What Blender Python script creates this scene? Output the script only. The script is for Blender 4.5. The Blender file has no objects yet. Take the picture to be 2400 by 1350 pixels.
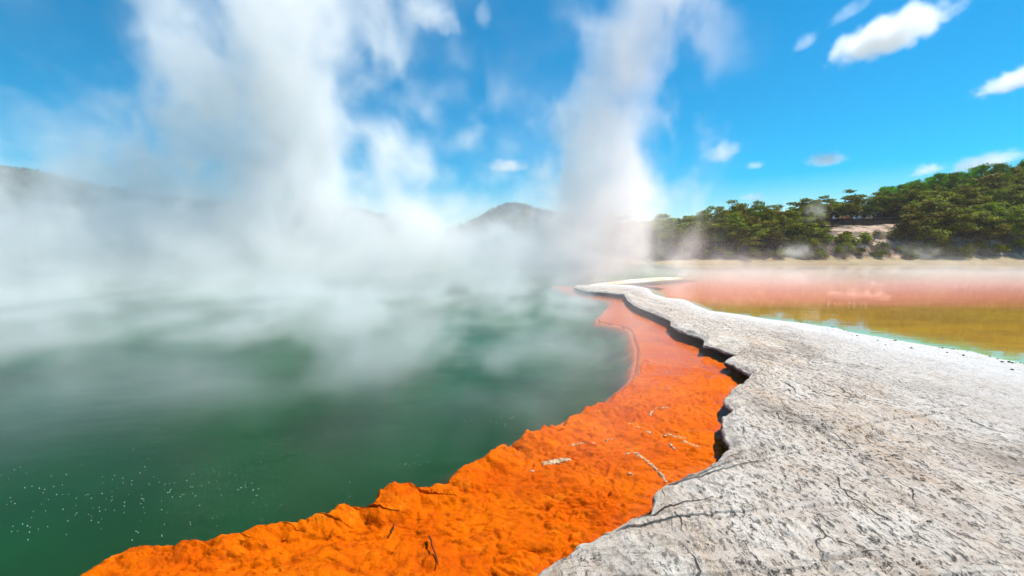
import bpy, bmesh, math, random
import numpy as np
from mathutils import Vector, Matrix

random.seed(7)
RNG = np.random.default_rng(11)
SC = bpy.context.scene
COL = SC.collection
rad = math.radians

# ------------------------------------------------------------------ camera numbers
H = 1.75                       # eye height over the water (z = 0)
F = 2400 * 16 / 36.0           # focal length in photo pixels
PITCH = math.atan((675 - 588) / F)
CP, SP = math.cos(PITCH), math.sin(PITCH)


def unproj(px, py, z):
    """where the sight line through a photo pixel meets the level z (arrays allowed)"""
    px, py, z = np.asarray(px, float), np.asarray(py, float), np.asarray(z, float)
    x = (px - 1200) / F
    v = (675 - py) / F
    dy = CP + v * SP
    dz = -SP + v * CP
    t = (z - H) / dz
    return np.stack([x * t, dy * t, z + 0 * t], -1)


def lift(px, py, depth):
    """point at a given forward depth on the sight line of a photo pixel"""
    x = (px - 1200) / F
    v = (675 - py) / F
    dy, dz = CP + v * SP, -SP + v * CP
    t = depth / dy
    return Vector((x * t, depth, H + dz * t))


# ------------------------------------------------------------------ numpy noise
_P = np.random.default_rng(3).permutation(256)
_P = np.concatenate([_P, _P, _P])
_G = np.random.default_rng(4).normal(size=(256, 3))
_G /= np.linalg.norm(_G, axis=1)[:, None]


def pnoise(p):
    p = np.asarray(p, float)
    i = np.floor(p).astype(int)
    f = p - i
    u = f * f * f * (f * (f * 6 - 15) + 10)
    r = 0
    for dx in (0, 1):
        for dy in (0, 1):
            for dz in (0, 1):
                h = _P[_P[_P[(i[..., 0] + dx) & 255] + ((i[..., 1] + dy) & 255)] + ((i[..., 2] + dz) & 255)]
                g = _G[h & 255]
                d = g[..., 0] * (f[..., 0] - dx) + g[..., 1] * (f[..., 1] - dy) + g[..., 2] * (f[..., 2] - dz)
                w = (u[..., 0] if dx else 1 - u[..., 0]) * (u[..., 1] if dy else 1 - u[..., 1]) * (u[..., 2] if dz else 1 - u[..., 2])
                r = r + w * d
    return r * 1.6


def fbm(p, octv=4, gain=.5, lac=2.03):
    p = np.asarray(p, float)
    r, a, t = 0, 1.0, 0
    for k in range(octv):
        r = r + a * pnoise(p * lac ** k + 17.3 * k)
        t += a
        a *= gain
    return r / t


def worley(p, seed=0):
    """distance to the nearest jittered lattice point, 2D"""
    p = np.asarray(p, float)
    i = np.floor(p[..., :2]).astype(int)
    best = np.full(p.shape[:-1], 9.0)
    for dx in (-1, 0, 1):
        for dy in (-1, 0, 1):
            cx, cy = i[..., 0] + dx, i[..., 1] + dy
            h = _P[(_P[(cx + seed) & 255] + cy) & 255]
            jx, jy = (h * 37 % 256) / 256, (h * 91 % 256) / 256
            best = np.minimum(best, np.hypot(cx + jx - p[..., 0], cy + jy - p[..., 1]))
    return best


def worley_sparse(p, seed, keep):
    """as worley, but only a share of the lattice points exist"""
    p = np.asarray(p, float)
    i = np.floor(p[..., :2]).astype(int)
    best = np.full(p.shape[:-1], 9.0)
    for dx in (-1, 0, 1):
        for dy in (-1, 0, 1):
            cx, cy = i[..., 0] + dx, i[..., 1] + dy
            h = _P[(_P[(cx + seed) & 255] + cy) & 255]
            jx, jy = (h * 37 % 256) / 256, (h * 91 % 256) / 256
            d = np.hypot(cx + jx - p[..., 0], cy + jy - p[..., 1])
            best = np.minimum(best, np.where((h * 53 % 256) / 256 < keep, d, 9.))
    return best


def sstep(a, b, x):
    t = np.clip((np.asarray(x, float) - a) / (b - a), 0, 1)
    return t * t * (3 - 2 * t)


# ------------------------------------------------------------------ node expressions
class E:
    """a socket with arithmetic, for shader and geometry node trees alike"""
    def __init__(s, nt, sock): s.nt, s.s = nt, sock
    def _m(s, op, *a, clamp=False):
        n = s.nt.nodes.new('ShaderNodeMath'); n.operation = op; n.use_clamp = clamp
        for k, v in enumerate((s,) + a): put(s.nt, n.inputs[k], v)
        return E(s.nt, n.outputs[0])
    def __add__(s, o): return s._m('ADD', o)
    __radd__ = __add__
    def __sub__(s, o): return s._m('SUBTRACT', o)
    def __rsub__(s, o): return (s * -1.0) + o
    def __mul__(s, o): return s._m('MULTIPLY', o)
    __rmul__ = __mul__
    def __truediv__(s, o): return s._m('DIVIDE', o)
    def __pow__(s, o): return s._m('POWER', o)
    def mx(s, o): return s._m('MAXIMUM', o)
    def mn(s, o): return s._m('MINIMUM', o)
    def abs(s): return s._m('ABSOLUTE')
    def exp(s): return s._m('EXPONENT')
    def sin(s): return s._m('SINE')
    def clamp(s): return s._m('ADD', 0.0, clamp=True)
    def ss(s, a, b):
        n = s.nt.nodes.new('ShaderNodeMapRange'); n.interpolation_type = 'SMOOTHSTEP'
        put(s.nt, n.inputs[0], s); put(s.nt, n.inputs[1], a); put(s.nt, n.inputs[2], b)
        return E(s.nt, n.outputs[0])
    def lin(s, a, b, c=0., d=1.):
        n = s.nt.nodes.new('ShaderNodeMapRange')
        put(s.nt, n.inputs[0], s)
        for k, v in ((1, a), (2, b), (3, c), (4, d)): put(s.nt, n.inputs[k], v)
        return E(s.nt, n.outputs[0])


def put(nt, inp, v):
    if isinstance(v, E): nt.links.new(v.s, inp)
    else: inp.default_value = v


def sep(nt, v):
    n = nt.nodes.new('ShaderNodeSeparateXYZ'); put(nt, n.inputs[0], v)
    return [E(nt, o) for o in n.outputs]


def xyz(nt, x, y, z):
    n = nt.nodes.new('ShaderNodeCombineXYZ')
    for k, v in enumerate((x, y, z)): put(nt, n.inputs[k], v)
    return E(nt, n.outputs[0])


def vmath(nt, op, a, b):
    n = nt.nodes.new('ShaderNodeVectorMath'); n.operation = op
    put(nt, n.inputs[0], a); put(nt, n.inputs[1], b)
    return E(nt, n.outputs[0])


def noise(nt, vec, scale=1., detail=4., rough=.5, dist=0., color=False):
    n = nt.nodes.new('ShaderNodeTexNoise')
    put(nt, n.inputs['Vector'], vec)
    n.inputs['Scale'].default_value = scale; n.inputs['Detail'].default_value = detail
    n.inputs['Roughness'].default_value = rough; n.inputs['Distortion'].default_value = dist
    return E(nt, n.outputs['Color' if color else 0])


def voro(nt, vec, scale=1., feature='F1'):
    n = nt.nodes.new('ShaderNodeTexVoronoi'); n.feature = feature
    put(nt, n.inputs['Vector'], vec); n.inputs['Scale'].default_value = scale
    return E(nt, n.outputs['Distance'])


def mixc(nt, f, a, b, mode='MIX'):
    n = nt.nodes.new('ShaderNodeMix'); n.data_type = 'RGBA'; n.blend_type = mode
    put(nt, n.inputs[0], f)
    for k, v in ((6, a), (7, b)):
        put(nt, n.inputs[k], v if isinstance(v, E) else (*v, 1.0))
    return E(nt, n.outputs[2])


def new_mat(name):
    m = bpy.data.materials.new(name); m.use_nodes = True
    nt = m.node_tree
    return m, nt, nt.nodes['Principled BSDF']


def geo_pos(nt):
    return E(nt, nt.nodes.new('ShaderNodeNewGeometry').outputs['Position'])


def obj_pos(nt):
    return E(nt, nt.nodes.new('ShaderNodeTexCoord').outputs['Object'])


def bump(nt, h, strength, dist, bsdf, prev=None):
    n = nt.nodes.new('ShaderNodeBump'); n.inputs['Strength'].default_value = strength
    n.inputs['Distance'].default_value = dist
    put(nt, n.inputs['Height'], h)
    nt.links.new(n.outputs[0], bsdf.inputs['Normal'])


# ------------------------------------------------------------------ object helpers
def tag(o, label=None, cat=None, group=None, kind=None):
    if label: o['label'] = label
    if cat: o['category'] = cat
    if group: o['group'] = group
    if kind: o['kind'] = kind
    return o


def mesh_obj(name, verts, faces, mat=None, parent=None, smooth=False):
    me = bpy.data.meshes.new(name)
    me.from_pydata([tuple(v) for v in verts], [], [tuple(f) for f in faces])
    if smooth: me.polygons.foreach_set('use_smooth', [True] * len(me.polygons))
    me.update()
    if mat: me.materials.append(mat)
    o = bpy.data.objects.new(name, me); COL.objects.link(o)
    if parent: o.parent = parent
    return o


def grid_obj(name, P, mat, smooth=True, flip=False, close=False):
    n, m = P.shape[:2]
    idx = np.arange(n * m).reshape(n, m)
    a, b, c, d = idx[:-1, :-1].ravel(), idx[1:, :-1].ravel(), idx[1:, 1:].ravel(), idx[:-1, 1:].ravel()
    f = np.stack([a, d, c, b] if flip else [a, b, c, d], 1)
    if close:
        a, b, c, d = idx[:-1, -1], idx[1:, -1], idx[1:, 0], idx[:-1, 0]
        f = np.concatenate([f, np.stack([a, d, c, b] if flip else [a, b, c, d], 1)])
    me = bpy.data.meshes.new(name)
    me.vertices.add(n * m); me.vertices.foreach_set('co', P.reshape(-1).astype(np.float32))
    me.loops.add(f.size); me.loops.foreach_set('vertex_index', f.ravel().astype(np.int32))
    me.polygons.add(len(f)); me.polygons.foreach_set('loop_start', np.arange(0, f.size, 4, dtype=np.int32))
    me.polygons.foreach_set('loop_total', np.full(len(f), 4, dtype=np.int32))
    me.polygons.foreach_set('use_smooth', np.full(len(f), smooth))
    me.update(calc_edges=True); me.validate()
    me.materials.append(mat)
    o = bpy.data.objects.new(name, me); COL.objects.link(o)
    return o


def empty(name, loc=(0, 0, 0), rz=0):
    o = bpy.data.objects.new(name, None); COL.objects.link(o)
    o.location = loc; o.rotation_euler = (0, 0, rz); o.empty_display_size = .2
    return o


def copy_tree(o, parent=None):
    c = o.copy(); COL.objects.link(c)
    if parent: c.parent = parent
    for ch in list(o.children): copy_tree(ch, c)
    return c


class MB:
    """collects boxes, tubes and leaf quads for one mesh"""
    def __init__(s): s.v, s.f = [], []
    def add(s, v, f):
        b = len(s.v); s.v.extend(v); s.f.extend([tuple(b + i for i in q) for q in f])
    def box(s, c, d, rz=0):
        x, y, z = d[0] / 2, d[1] / 2, d[2] / 2
        R = Matrix.Rotation(rz, 3, 'Z')
        v = [Vector(c) + R @ Vector((sx * x, sy * y, sz * z)) for sx in (-1, 1) for sy in (-1, 1) for sz in (-1, 1)]
        s.add(v, [(0, 1, 3, 2), (4, 6, 7, 5), (0, 4, 5, 1), (2, 3, 7, 6), (0, 2, 6, 4), (1, 5, 7, 3)])
    def tube(s, pts, rr, n=6):
        pts = [Vector(p) for p in pts]
        base = len(s.v)
        for k, p in enumerate(pts):
            d = (pts[min(k + 1, len(pts) - 1)] - pts[max(k - 1, 0)]).normalized()
            a = d.orthogonal().normalized(); b = d.cross(a)
            r = rr[k] if hasattr(rr, '__len__') else rr
            for j in range(n):
                t = 2 * math.pi * j / n
                s.v.append(p + a * math.cos(t) * r + b * math.sin(t) * r)
        for k in range(len(pts) - 1):
            for j in range(n):
                a0 = base + k * n + j; a1 = base + k * n + (j + 1) % n
                s.f.append((a0, a1, a1 + n, a0 + n))
        s.f.append(tuple(base + n - 1 - j for j in range(n)))
        s.f.append(tuple(base + (len(pts) - 1) * n + j for j in range(n)))
    def build(s, name, mat, parent=None, smooth=False):
        return mesh_obj(name, s.v, s.f, mat, parent, smooth)


def leaf_quads(centers, normals_up, size, rng, aspect=.55):
    n = len(centers)
    d = rng.normal(size=(n, 3)); d[:, 2] = d[:, 2] * .7 + normals_up
    d /= np.linalg.norm(d, axis=1)[:, None]
    r = rng.normal(size=(n, 3))
    t = np.cross(d, r); t /= np.linalg.norm(t, axis=1)[:, None]
    b = np.cross(d, t)
    sz = (size * rng.uniform(.6, 1.35, n))[:, None]
    q = np.stack([centers - t * sz, centers - b * sz * aspect + t * sz * .1, centers + t * sz, centers + b * sz * aspect - t * sz * .1], 1)
    return q.reshape(-1, 3)


def quads_obj(name, V, mat, parent=None):
    n = len(V) // 4
    me = bpy.data.meshes.new(name)
    me.vertices.add(n * 4); me.vertices.foreach_set('co', V.reshape(-1).astype(np.float32))
    me.loops.add(n * 4); me.loops.foreach_set('vertex_index', np.arange(n * 4, dtype=np.int32))
    me.polygons.add(n); me.polygons.foreach_set('loop_start', np.arange(0, n * 4, 4, dtype=np.int32))
    me.polygons.foreach_set('loop_total', np.full(n, 4, dtype=np.int32))
    me.update(calc_edges=True); me.materials.append(mat)
    o = bpy.data.objects.new(name, me); COL.objects.link(o)
    if parent: o.parent = parent
    return o


# ------------------------------------------------------------------ materials
def mat_terrace():
    m, nt, b = new_mat('sinter_rock')
    p = geo_pos(nt)
    x, y, z = sep(nt, p)
    at = nt.nodes.new('ShaderNodeAttribute'); at.attribute_name = 'bank'
    t = E(nt, at.outputs['Fac'])                                   # 0 at the ledge, 1 at the shallow pool
    st = xyz(nt, x * 1.0, y * .30, z)                              # streaks run away from the viewer
    stn = xyz(nt, x * 1.0, y * .42, z)
    big = noise(nt, p, .8, 5, .6)
    med = noise(nt, st, 5.0, 7, .68, .6)
    grain = noise(nt, stn, 38., 6, .75, .5)
    mid = noise(nt, stn, 18., 6, .72, .6)
    fine = noise(nt, p, 110., 3, .7)
    c = mixc(nt, big.ss(.35, .65), (.605, .50, .40), (.645, .575, .50))
    c = mixc(nt, noise(nt, st, 2.2, 5, .6, .5).ss(.50, .66) * .75, c, (.55, .40, .27))        # tan stain
    c = mixc(nt, noise(nt, xyz(nt, x, y * .5, z + 9.), 2.2, 7, .68).ss(.48, .64) * .65, c, (.74, .68, .60))   # white crust
    c = mixc(nt, noise(nt, xyz(nt, x, y * .5, z + 19.), 1.7, 6, .65).ss(.52, .62) * .5, c, (.48, .40, .345))  # cool grey
    c = mixc(nt, t.ss(.45, .8) * .7, c, (.60, .565, .525))
    wea = noise(nt, xyz(nt, x * .8 + 7., y * .42, 2.), 1.5, 6, .68).ss(.50, .62) * t.ss(.03, .12) * (1. - t.ss(.55, .85) * .9)
    c = mixc(nt, wea * .62, c, (.27, .225, .18))
    c = mixc(nt, noise(nt, xyz(nt, x, y * .6, 33.), 6., 5, .65).ss(.56, .66) * .35, c, (.50, .33, .19))
    band = noise(nt, xyz(nt, x * .55 + 3., y * .42, 4.), 1.15, 4, .55).ss(.36, .56) * t.ss(.04, .2) * (1. - t.ss(.5, .85) * .85)
    dark = (mid * .45 + grain * .55).ss(.515, .565)
    c = mixc(nt, dark * (band * .74 + .12), c, (.11, .092, .075))
    speck = grain.ss(.53, .575) * (noise(nt, st, 3., 3, .5).ss(.34, .56) * .82 + .18) * (1. - t.ss(.5, .85) * .6)
    c = mixc(nt, speck * .78, c, (.06, .054, .048))
    pit = voro(nt, p, 17.).ss(.16, .08) * noise(nt, p, 2.5, 2, .5).ss(.46, .58)
    c = mixc(nt, pit * .85, c, (.045, .04, .035))
    c = mixc(nt, fine.ss(.5, .72) * .4, c, (.60, .55, .49))
    c = mixc(nt, t.ss(.80, .93) * .8, c, (.68, .66, .63))
    wv_ = vmath(nt, 'ADD', stn, xyz(nt, noise(nt, p, 2., 2, .5) * .35, noise(nt, vmath(nt, 'ADD', p, (5., 2., 0.)), 2., 2, .5) * .5, 0.))
    crk = voro(nt, wv_, 1.7, 'DISTANCE_TO_EDGE').ss(.010, .002) * noise(nt, p, 1.9, 3, .5).ss(.50, .60) * (1. - t.ss(.6, .9))
    c = mixc(nt, crk * .8, c, (.06, .05, .04))
    lip = t.ss(.06, .0)
    c = mixc(nt, lip * noise(nt, p, 9., 4, .6).ss(.40, .60) * .7, c, (.66, .60, .50))
    # shade under the lip painted in: the undercut face goes near black
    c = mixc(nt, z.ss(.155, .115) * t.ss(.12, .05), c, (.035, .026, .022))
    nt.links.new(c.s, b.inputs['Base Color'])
    b.inputs['Roughness'].default_value = .88
    b.inputs['Specular IOR Level'].default_value = .25
    hgt = med * .35 + mid * .45 + grain * .55 + fine * .12 - pit * .5 - dark * .15 - crk * .6
    bump(nt, hgt, 1.0, .045, b)
    return m


def mat_shelf():
    m, nt, b = new_mat('orange_deposit')
    p = geo_pos(nt)
    x, y, z = sep(nt, p)
    big = noise(nt, p, 1.3, 5, .6)
    c = mixc(nt, big.ss(.35, .68), (.50, .076, .0002), (.64, .126, .0003))
    c = mixc(nt, noise(nt, p, 14., 5, .65).ss(.50, .70) * .55, c, (.36, .045, .001))
    c = mixc(nt, noise(nt, xyz(nt, x, y, z * .0 + 5.), 5., 5, .7).ss(.56, .68) * .55, c, (.15, .03, .003))
    c = mixc(nt, noise(nt, p, 2.6, 7, .7, .8).ss(.54, .64) * .5, c, (.28, .036, .0015))
    c = mixc(nt, noise(nt, vmath(nt, 'ADD', p, (3., 8., 0.)), 3.4, 6, .68).ss(.58, .68) * .5, c, (.72, .20, .006))
    # brown, then green down the drop-off: deposit zones and water absorption painted in
    zz = z + noise(nt, p, 2.2, 4, .6) * .16 - .08
    c = mixc(nt, zz.ss(-.04, -.18) * y.ss(7., 4.), c, (.17, .075, .006))
    c = mixc(nt, zz.ss(-.18, -.42), c, (.006, .056, .02))
    nt.links.new(c.s, b.inputs['Base Color'])
    b.inputs['Roughness'].default_value = .8
    b.inputs['Specular IOR Level'].default_value = .03
    wp = vmath(nt, 'ADD', p, xyz(nt, noise(nt, p, 9., 2, .5) * .12, noise(nt, vmath(nt, 'ADD', p, (7., 3., 0.)), 9., 2, .5) * .12, 0.))
    v1 = voro(nt, wp, 16.); v2 = voro(nt, wp, 38.)
    h = noise(nt, p, 26., 5, .65) * .5 + (.55 - v1).mx(0.) * .7 + (.5 - v2).mx(0.) * .3 + noise(nt, p, 95., 3, .6) * .12
    bump(nt, h + noise(nt, p, 60., 4, .7) * .25, .6, .028, b)
    return m


def mat_water(name, tint, absorb=None, dens=0., rip=.02, ripscale=(1.2, 3.2), rough=.03, ior=1.33):
    m, nt, b = new_mat(name)
    nt.nodes.remove(b)
    out = nt.nodes['Material Output']
    p = geo_pos(nt); x, y, z = sep(nt, p)
    pv = xyz(nt, x * .45, y, z)
    h = noise(nt, pv, ripscale[0], 3, .5) * .7 + noise(nt, pv, ripscale[1], 3, .55) * .3
    bn = nt.nodes.new('ShaderNodeBump'); bn.inputs['Strength'].default_value = 1.0
    bn.inputs['Distance'].default_value = rip
    put(nt, bn.inputs['Height'], h)
    fr = nt.nodes.new('ShaderNodeFresnel'); fr.inputs['IOR'].default_value = ior
    nt.links.new(bn.outputs[0], fr.inputs['Normal'])
    tr = nt.nodes.new('ShaderNodeBsdfTransparent'); tr.inputs[0].default_value = (*tint, 1)
    gl = nt.nodes.new('ShaderNodeBsdfGlossy'); gl.inputs['Roughness'].default_value = rough
    nt.links.new(bn.outputs[0], gl.inputs['Normal'])
    mx = nt.nodes.new('ShaderNodeMixShader')
    nt.links.new(fr.outputs[0], mx.inputs[0]); nt.links.new(tr.outputs[0], mx.inputs[1]); nt.links.new(gl.outputs[0], mx.inputs[2])
    nt.links.new(mx.outputs[0], out.inputs['Surface'])
    if absorb:
        va = nt.nodes.new('ShaderNodeVolumeAbsorption'); va.inputs[0].default_value = (*absorb, 1); va.inputs[1].default_value = dens
        nt.links.new(va.outputs[0], out.inputs['Volume'])
    return m


def mat_bed_green():
    m, nt, b = new_mat('green_sediment')
    p = geo_pos(nt); x, y, z = sep(nt, p)
    c = mixc(nt, noise(nt, p, .5, 4, .6).ss(.3, .7), (.0025, .036, .010), (.0045, .058, .020))
    c = mixc(nt, (y + noise(nt, p, .35, 3, .5) * 6. - 3.).ss(5., 15.), c, (.014, .135, .078))  # far bed lightened: mist and backscattered light put into its colour
    zz = z + noise(nt, p, 2.6, 4, .6) * .14 - .07
    c = mixc(nt, zz.ss(-.46, -.20) * y.ss(8., 4.5), c, (.12, .055, .004))  # brown fade with depth, the water's absorption painted onto the bed
    c = mixc(nt, zz.ss(-.22, -.05), c, (.50, .09, .001))
    nt.links.new(c.s, b.inputs['Base Color']); b.inputs['Roughness'].default_value = 1
    return m


def mat_bed_ochre():
    m, nt, b = new_mat('ochre_sediment')
    p = geo_pos(nt); x, y, z = sep(nt, p)
    d = y + noise(nt, xyz(nt, x * .12, y * .5, 0.), 1., 4, .6) * 5. - 2.5
    olive = mixc(nt, noise(nt, xyz(nt, x * .25, y, 0.), 1.1, 5, .6).ss(.35, .65), (.36, .21, .0004), (.50, .29, .0006))
    c = mixc(nt, d.ss(14.5, 20.), olive, (1.0, .34, .23))
    c = mixc(nt, d.ss(26., 36.), c, (.56, .40, .20))
    c = mixc(nt, d.ss(50., 60.), c, (.55, .44, .22))
    alg = noise(nt, p, 3.5, 4, .6)
    al = mixc(nt, alg.ss(.42, .60), (.26, .52, .38), (.34, .44, .14))
    c = mixc(nt, z.ss(-.20, -.05) * y.ss(16., 10.), c, al)
    nt.links.new(c.s, b.inputs['Base Color']); b.inputs['Roughness'].default_value = .9
    return m


def mat_ground():
    m, nt, b = new_mat('shore_sand')
    p = geo_pos(nt); x, y, z = sep(nt, p)
    c = mixc(nt, noise(nt, p, .35, 6, .6).ss(.35, .65), (.32, .22, .10), (.38, .29, .15))
    c = mixc(nt, noise(nt, p, 1.2, 5, .6).ss(.55, .7) * .5, c, (.30, .17, .09))
    n = noise(nt, p, .5, 5, .65)
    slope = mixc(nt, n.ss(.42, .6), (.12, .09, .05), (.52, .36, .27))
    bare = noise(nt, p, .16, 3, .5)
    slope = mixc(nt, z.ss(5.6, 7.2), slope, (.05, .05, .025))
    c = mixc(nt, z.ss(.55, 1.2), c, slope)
    dst = (x * x + y * y) ** .5
    c = mixc(nt, dst.ss(110., 160.), c, (.045, .07, .055))  # far ground tinted bluish, aerial haze put into the colour
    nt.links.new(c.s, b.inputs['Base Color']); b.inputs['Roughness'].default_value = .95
    bump(nt, noise(nt, p, 1.5, 6, .65), .6, .3, b)
    return m


def mat_leaf(name, c1, c2, c3, trans=.25):
    m, nt, b = new_mat(name)
    p = geo_pos(nt)
    oi = nt.nodes.new('ShaderNodeObjectInfo')
    rnd = E(nt, oi.outputs['Random'])
    v = noise(nt, p, .9, 4, .6)
    c = mixc(nt, v.ss(.35, .65), c1, c2)
    c = mixc(nt, (noise(nt, p, 3., 2, .5).ss(.55, .7)) * .6, c, c3)
    hs = nt.nodes.new('ShaderNodeHueSaturation')
    put(nt, hs.inputs['Hue'], rnd * .05 + .475); put(nt, hs.inputs['Value'], rnd * .7 + .68)
    nt.links.new(c.s, hs.inputs['Color'])
    nt.links.new(hs.outputs[0], b.inputs['Base Color'])
    b.inputs['Roughness'].default_value = .7; b.inputs['Specular IOR Level'].default_value = .12
    tl = nt.nodes.new('ShaderNodeBsdfTranslucent'); nt.links.new(hs.outputs[0], tl.inputs[0])
    mx = nt.nodes.new('ShaderNodeMixShader'); mx.inputs[0].default_value = trans
    nt.links.new(b.outputs[0], mx.inputs[1]); nt.links.new(tl.outputs[0], mx.inputs[2])
    nt.links.new(mx.outputs[0], nt.nodes['Material Output'].inputs['Surface'])
    return m


def mat_plain(name, c, rough=.7, var=.25, scale=6.):
    m, nt, b = new_mat(name)
    p = obj_pos(nt)
    cc = mixc(nt, noise(nt, p, scale, 4, .6).ss(.3, .7), tuple(v * (1 - var) for v in c), tuple(min(1, v * (1 + var)) for v in c))
    nt.links.new(cc.s, b.inputs['Base Color']); b.inputs['Roughness'].default_value = rough
    return m


M = dict(
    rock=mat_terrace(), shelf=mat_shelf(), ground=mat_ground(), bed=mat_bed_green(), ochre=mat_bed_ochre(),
    water=mat_water('hot_water', (1, 1, 1), (.05, .70, .30), .35, rip=.022, ripscale=(1.0, 3.0), rough=.14, ior=1.11),
    shallow=mat_water('shallow_water', (.97, .95, .85), None, 0., rip=.006, ripscale=(.8, 2.5), rough=.02, ior=1.48),
    olive=mat_leaf('olive_leaves', (.055, .06, .003), (.26, .245, .007), (.54, .46, .014), .18),
    pine=mat_leaf('pine_needles', (.045, .14, .004), (.20, .44, .010), (.46, .66, .02), .18),
    green=mat_leaf('green_leaves', (.06, .09, .004), (.28, .32, .008), (.56, .52, .015), .18),
    grey=mat_leaf('dead_twigs', (.24, .19, .15), (.38, .32, .26), (.17, .14, .10), .1),
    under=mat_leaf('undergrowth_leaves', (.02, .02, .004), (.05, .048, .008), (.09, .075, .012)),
    far=mat_leaf('far_leaves', (.045, .075, .065), (.06, .10, .08), (.05, .08, .075), .1),  # bluish tone paints the blue of distant air into the leaves
    bark=mat_plain('bark', (.11, .085, .065), .9),
    timber=mat_plain('dark_timber', (.018, .015, .013), .8),
    rail=mat_plain('weathered_rail', (.22, .20, .18), .7),
    deck=mat_plain('deck_boards', (.12, .10, .08), .8),
    crust=mat_plain('pale_crust', (.50, .34, .19), .85, .5, 40.),
    twig=mat_plain('wet_twig', (.07, .014, .003), 1.),
    pebble=mat_plain('dark_pebble', (.035, .035, .03), .8),
)

# ------------------------------------------------------------------ outlines read off the photo (photo pixels)
LEDGE = [(1346, 671), (1371, 679), (1409, 681.5), (1464, 687), (1472, 701), (1489, 713), (1527, 728), (1545, 734), (1573, 747), (1572, 757),
         (1593, 768), (1628, 780), (1653, 790), (1650, 803), (1672, 806), (1694, 814), (1727, 826), (1712, 832), (1701, 840), (1731, 854), (1764, 869),
         (1744, 888), (1719, 904), (1701, 924), (1706, 940), (1719, 949), (1698, 966), (1696, 988), (1701, 1016), (1716, 1037), (1686, 1066),
         (1655, 1085), (1604, 1105), (1564, 1124), (1541, 1139), (1538, 1164), (1531, 1189), (1491, 1199), (1452, 1213), (1424, 1228),
         (1370, 1253), (1352, 1270), (1327, 1289), (1261, 1325), (1235, 1348), (1150, 1420), (1030, 1520), (900, 1700), (700, 2000)]
BANK = [(1352, 669), (1420, 667), (1480, 668), (1515, 675), (1528, 688), (1563, 698), (1600, 701), (1628, 715), (1663, 728), (1704, 733), (1729, 736),
        (1800, 748), (1875, 756), (1926, 764), (1961, 769), (2001, 780), (2064, 790), (2122, 801), (2203, 814), (2278, 824), (2341, 841),
        (2400, 852), (2700, 905), (3200, 990), (4200, 1180), (6000, 1560)]
RIM = [(1300, 669), (1342, 687), (1389, 695), (1428, 699), (1440, 705), (1434, 716), (1425, 730), (1404, 744), (1409, 752), (1452, 760), (1480, 766), (1490, 781),
       (1499, 808), (1502, 836), (1497, 867), (1485, 887), (1462, 909), (1427, 937), (1389, 957), (1356, 977), (1333, 988), (1306, 1013),
       (1261, 1027), (1242, 1034), (1200, 1054), (1166, 1062), (1146, 1078), (1100, 1104), (1054, 1140), (1015, 1155), (983, 1177), (962, 1169), (917, 1165), (883, 1182),
       (867, 1207), (850, 1221), (796, 1217), (746, 1243), (708, 1240), (667, 1252), (633, 1248), (600, 1261), (525, 1273), (492, 1284),
       (412, 1286), (400, 1292), (300, 1298), (242, 1319), (200, 1348), (60, 1440), (-160, 1560), (-500, 1800), (-900, 2100)]


def resample(poly, anchors, counts):
    """resample a polyline so that given vertex indices (anchors) fall on given row numbers"""
    P = np.array(poly, float)
    L = np.concatenate([[0], np.cumsum(np.linalg.norm(np.diff(P, axis=0), axis=1))])
    out = []
    for (a, b), n in zip(zip(anchors[:-1], anchors[1:]), counts):
        s = np.linspace(L[a], L[b], n, endpoint=False)
        out.append(np.stack([np.interp(s, L, P[:, 0]), np.interp(s, L, P[:, 1])], 1))
    out.append(P[anchors[-1]][None])
    return np.concatenate(out)


def idx_of(poly, pt):
    return min(range(len(poly)), key=lambda k: (poly[k][0] - pt[0]) ** 2 + (poly[k][1] - pt[1]) ** 2)


def pair_rows(A, B, pairs, step):
    ia = [idx_of(A, p) for p, q in pairs]; ib = [idx_of(B, q) for p, q in pairs]
    PA, PB = np.array(A, float), np.array(B, float)
    ln = lambda P, a, b: np.linalg.norm(np.diff(P[a:b + 1], axis=0), axis=1).sum()
    cnt = [max(2, int(max(ln(PA, ia[k], ia[k + 1]), ln(PB, ib[k], ib[k + 1])) / step)) for k in range(len(pairs) - 1)]
    return resample(A, ia, cnt), resample(B, ib, cnt)


def outward(P, left=True):
    """unit 2D normals of a row of world points"""
    d = np.gradient(P[:, :2], axis=0)
    k = 7
    pad = np.pad(d, ((k, k), (0, 0)), mode='edge')
    d = np.stack([np.convolve(pad[:, j], np.ones(2 * k + 1) / (2 * k + 1), 'valid') for j in (0, 1)], 1)
    d /= np.linalg.norm(d, axis=1)[:, None] + 1e-9
    n = np.stack([d[:, 1], -d[:, 0]], 1)
    return n if left else -n


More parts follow.
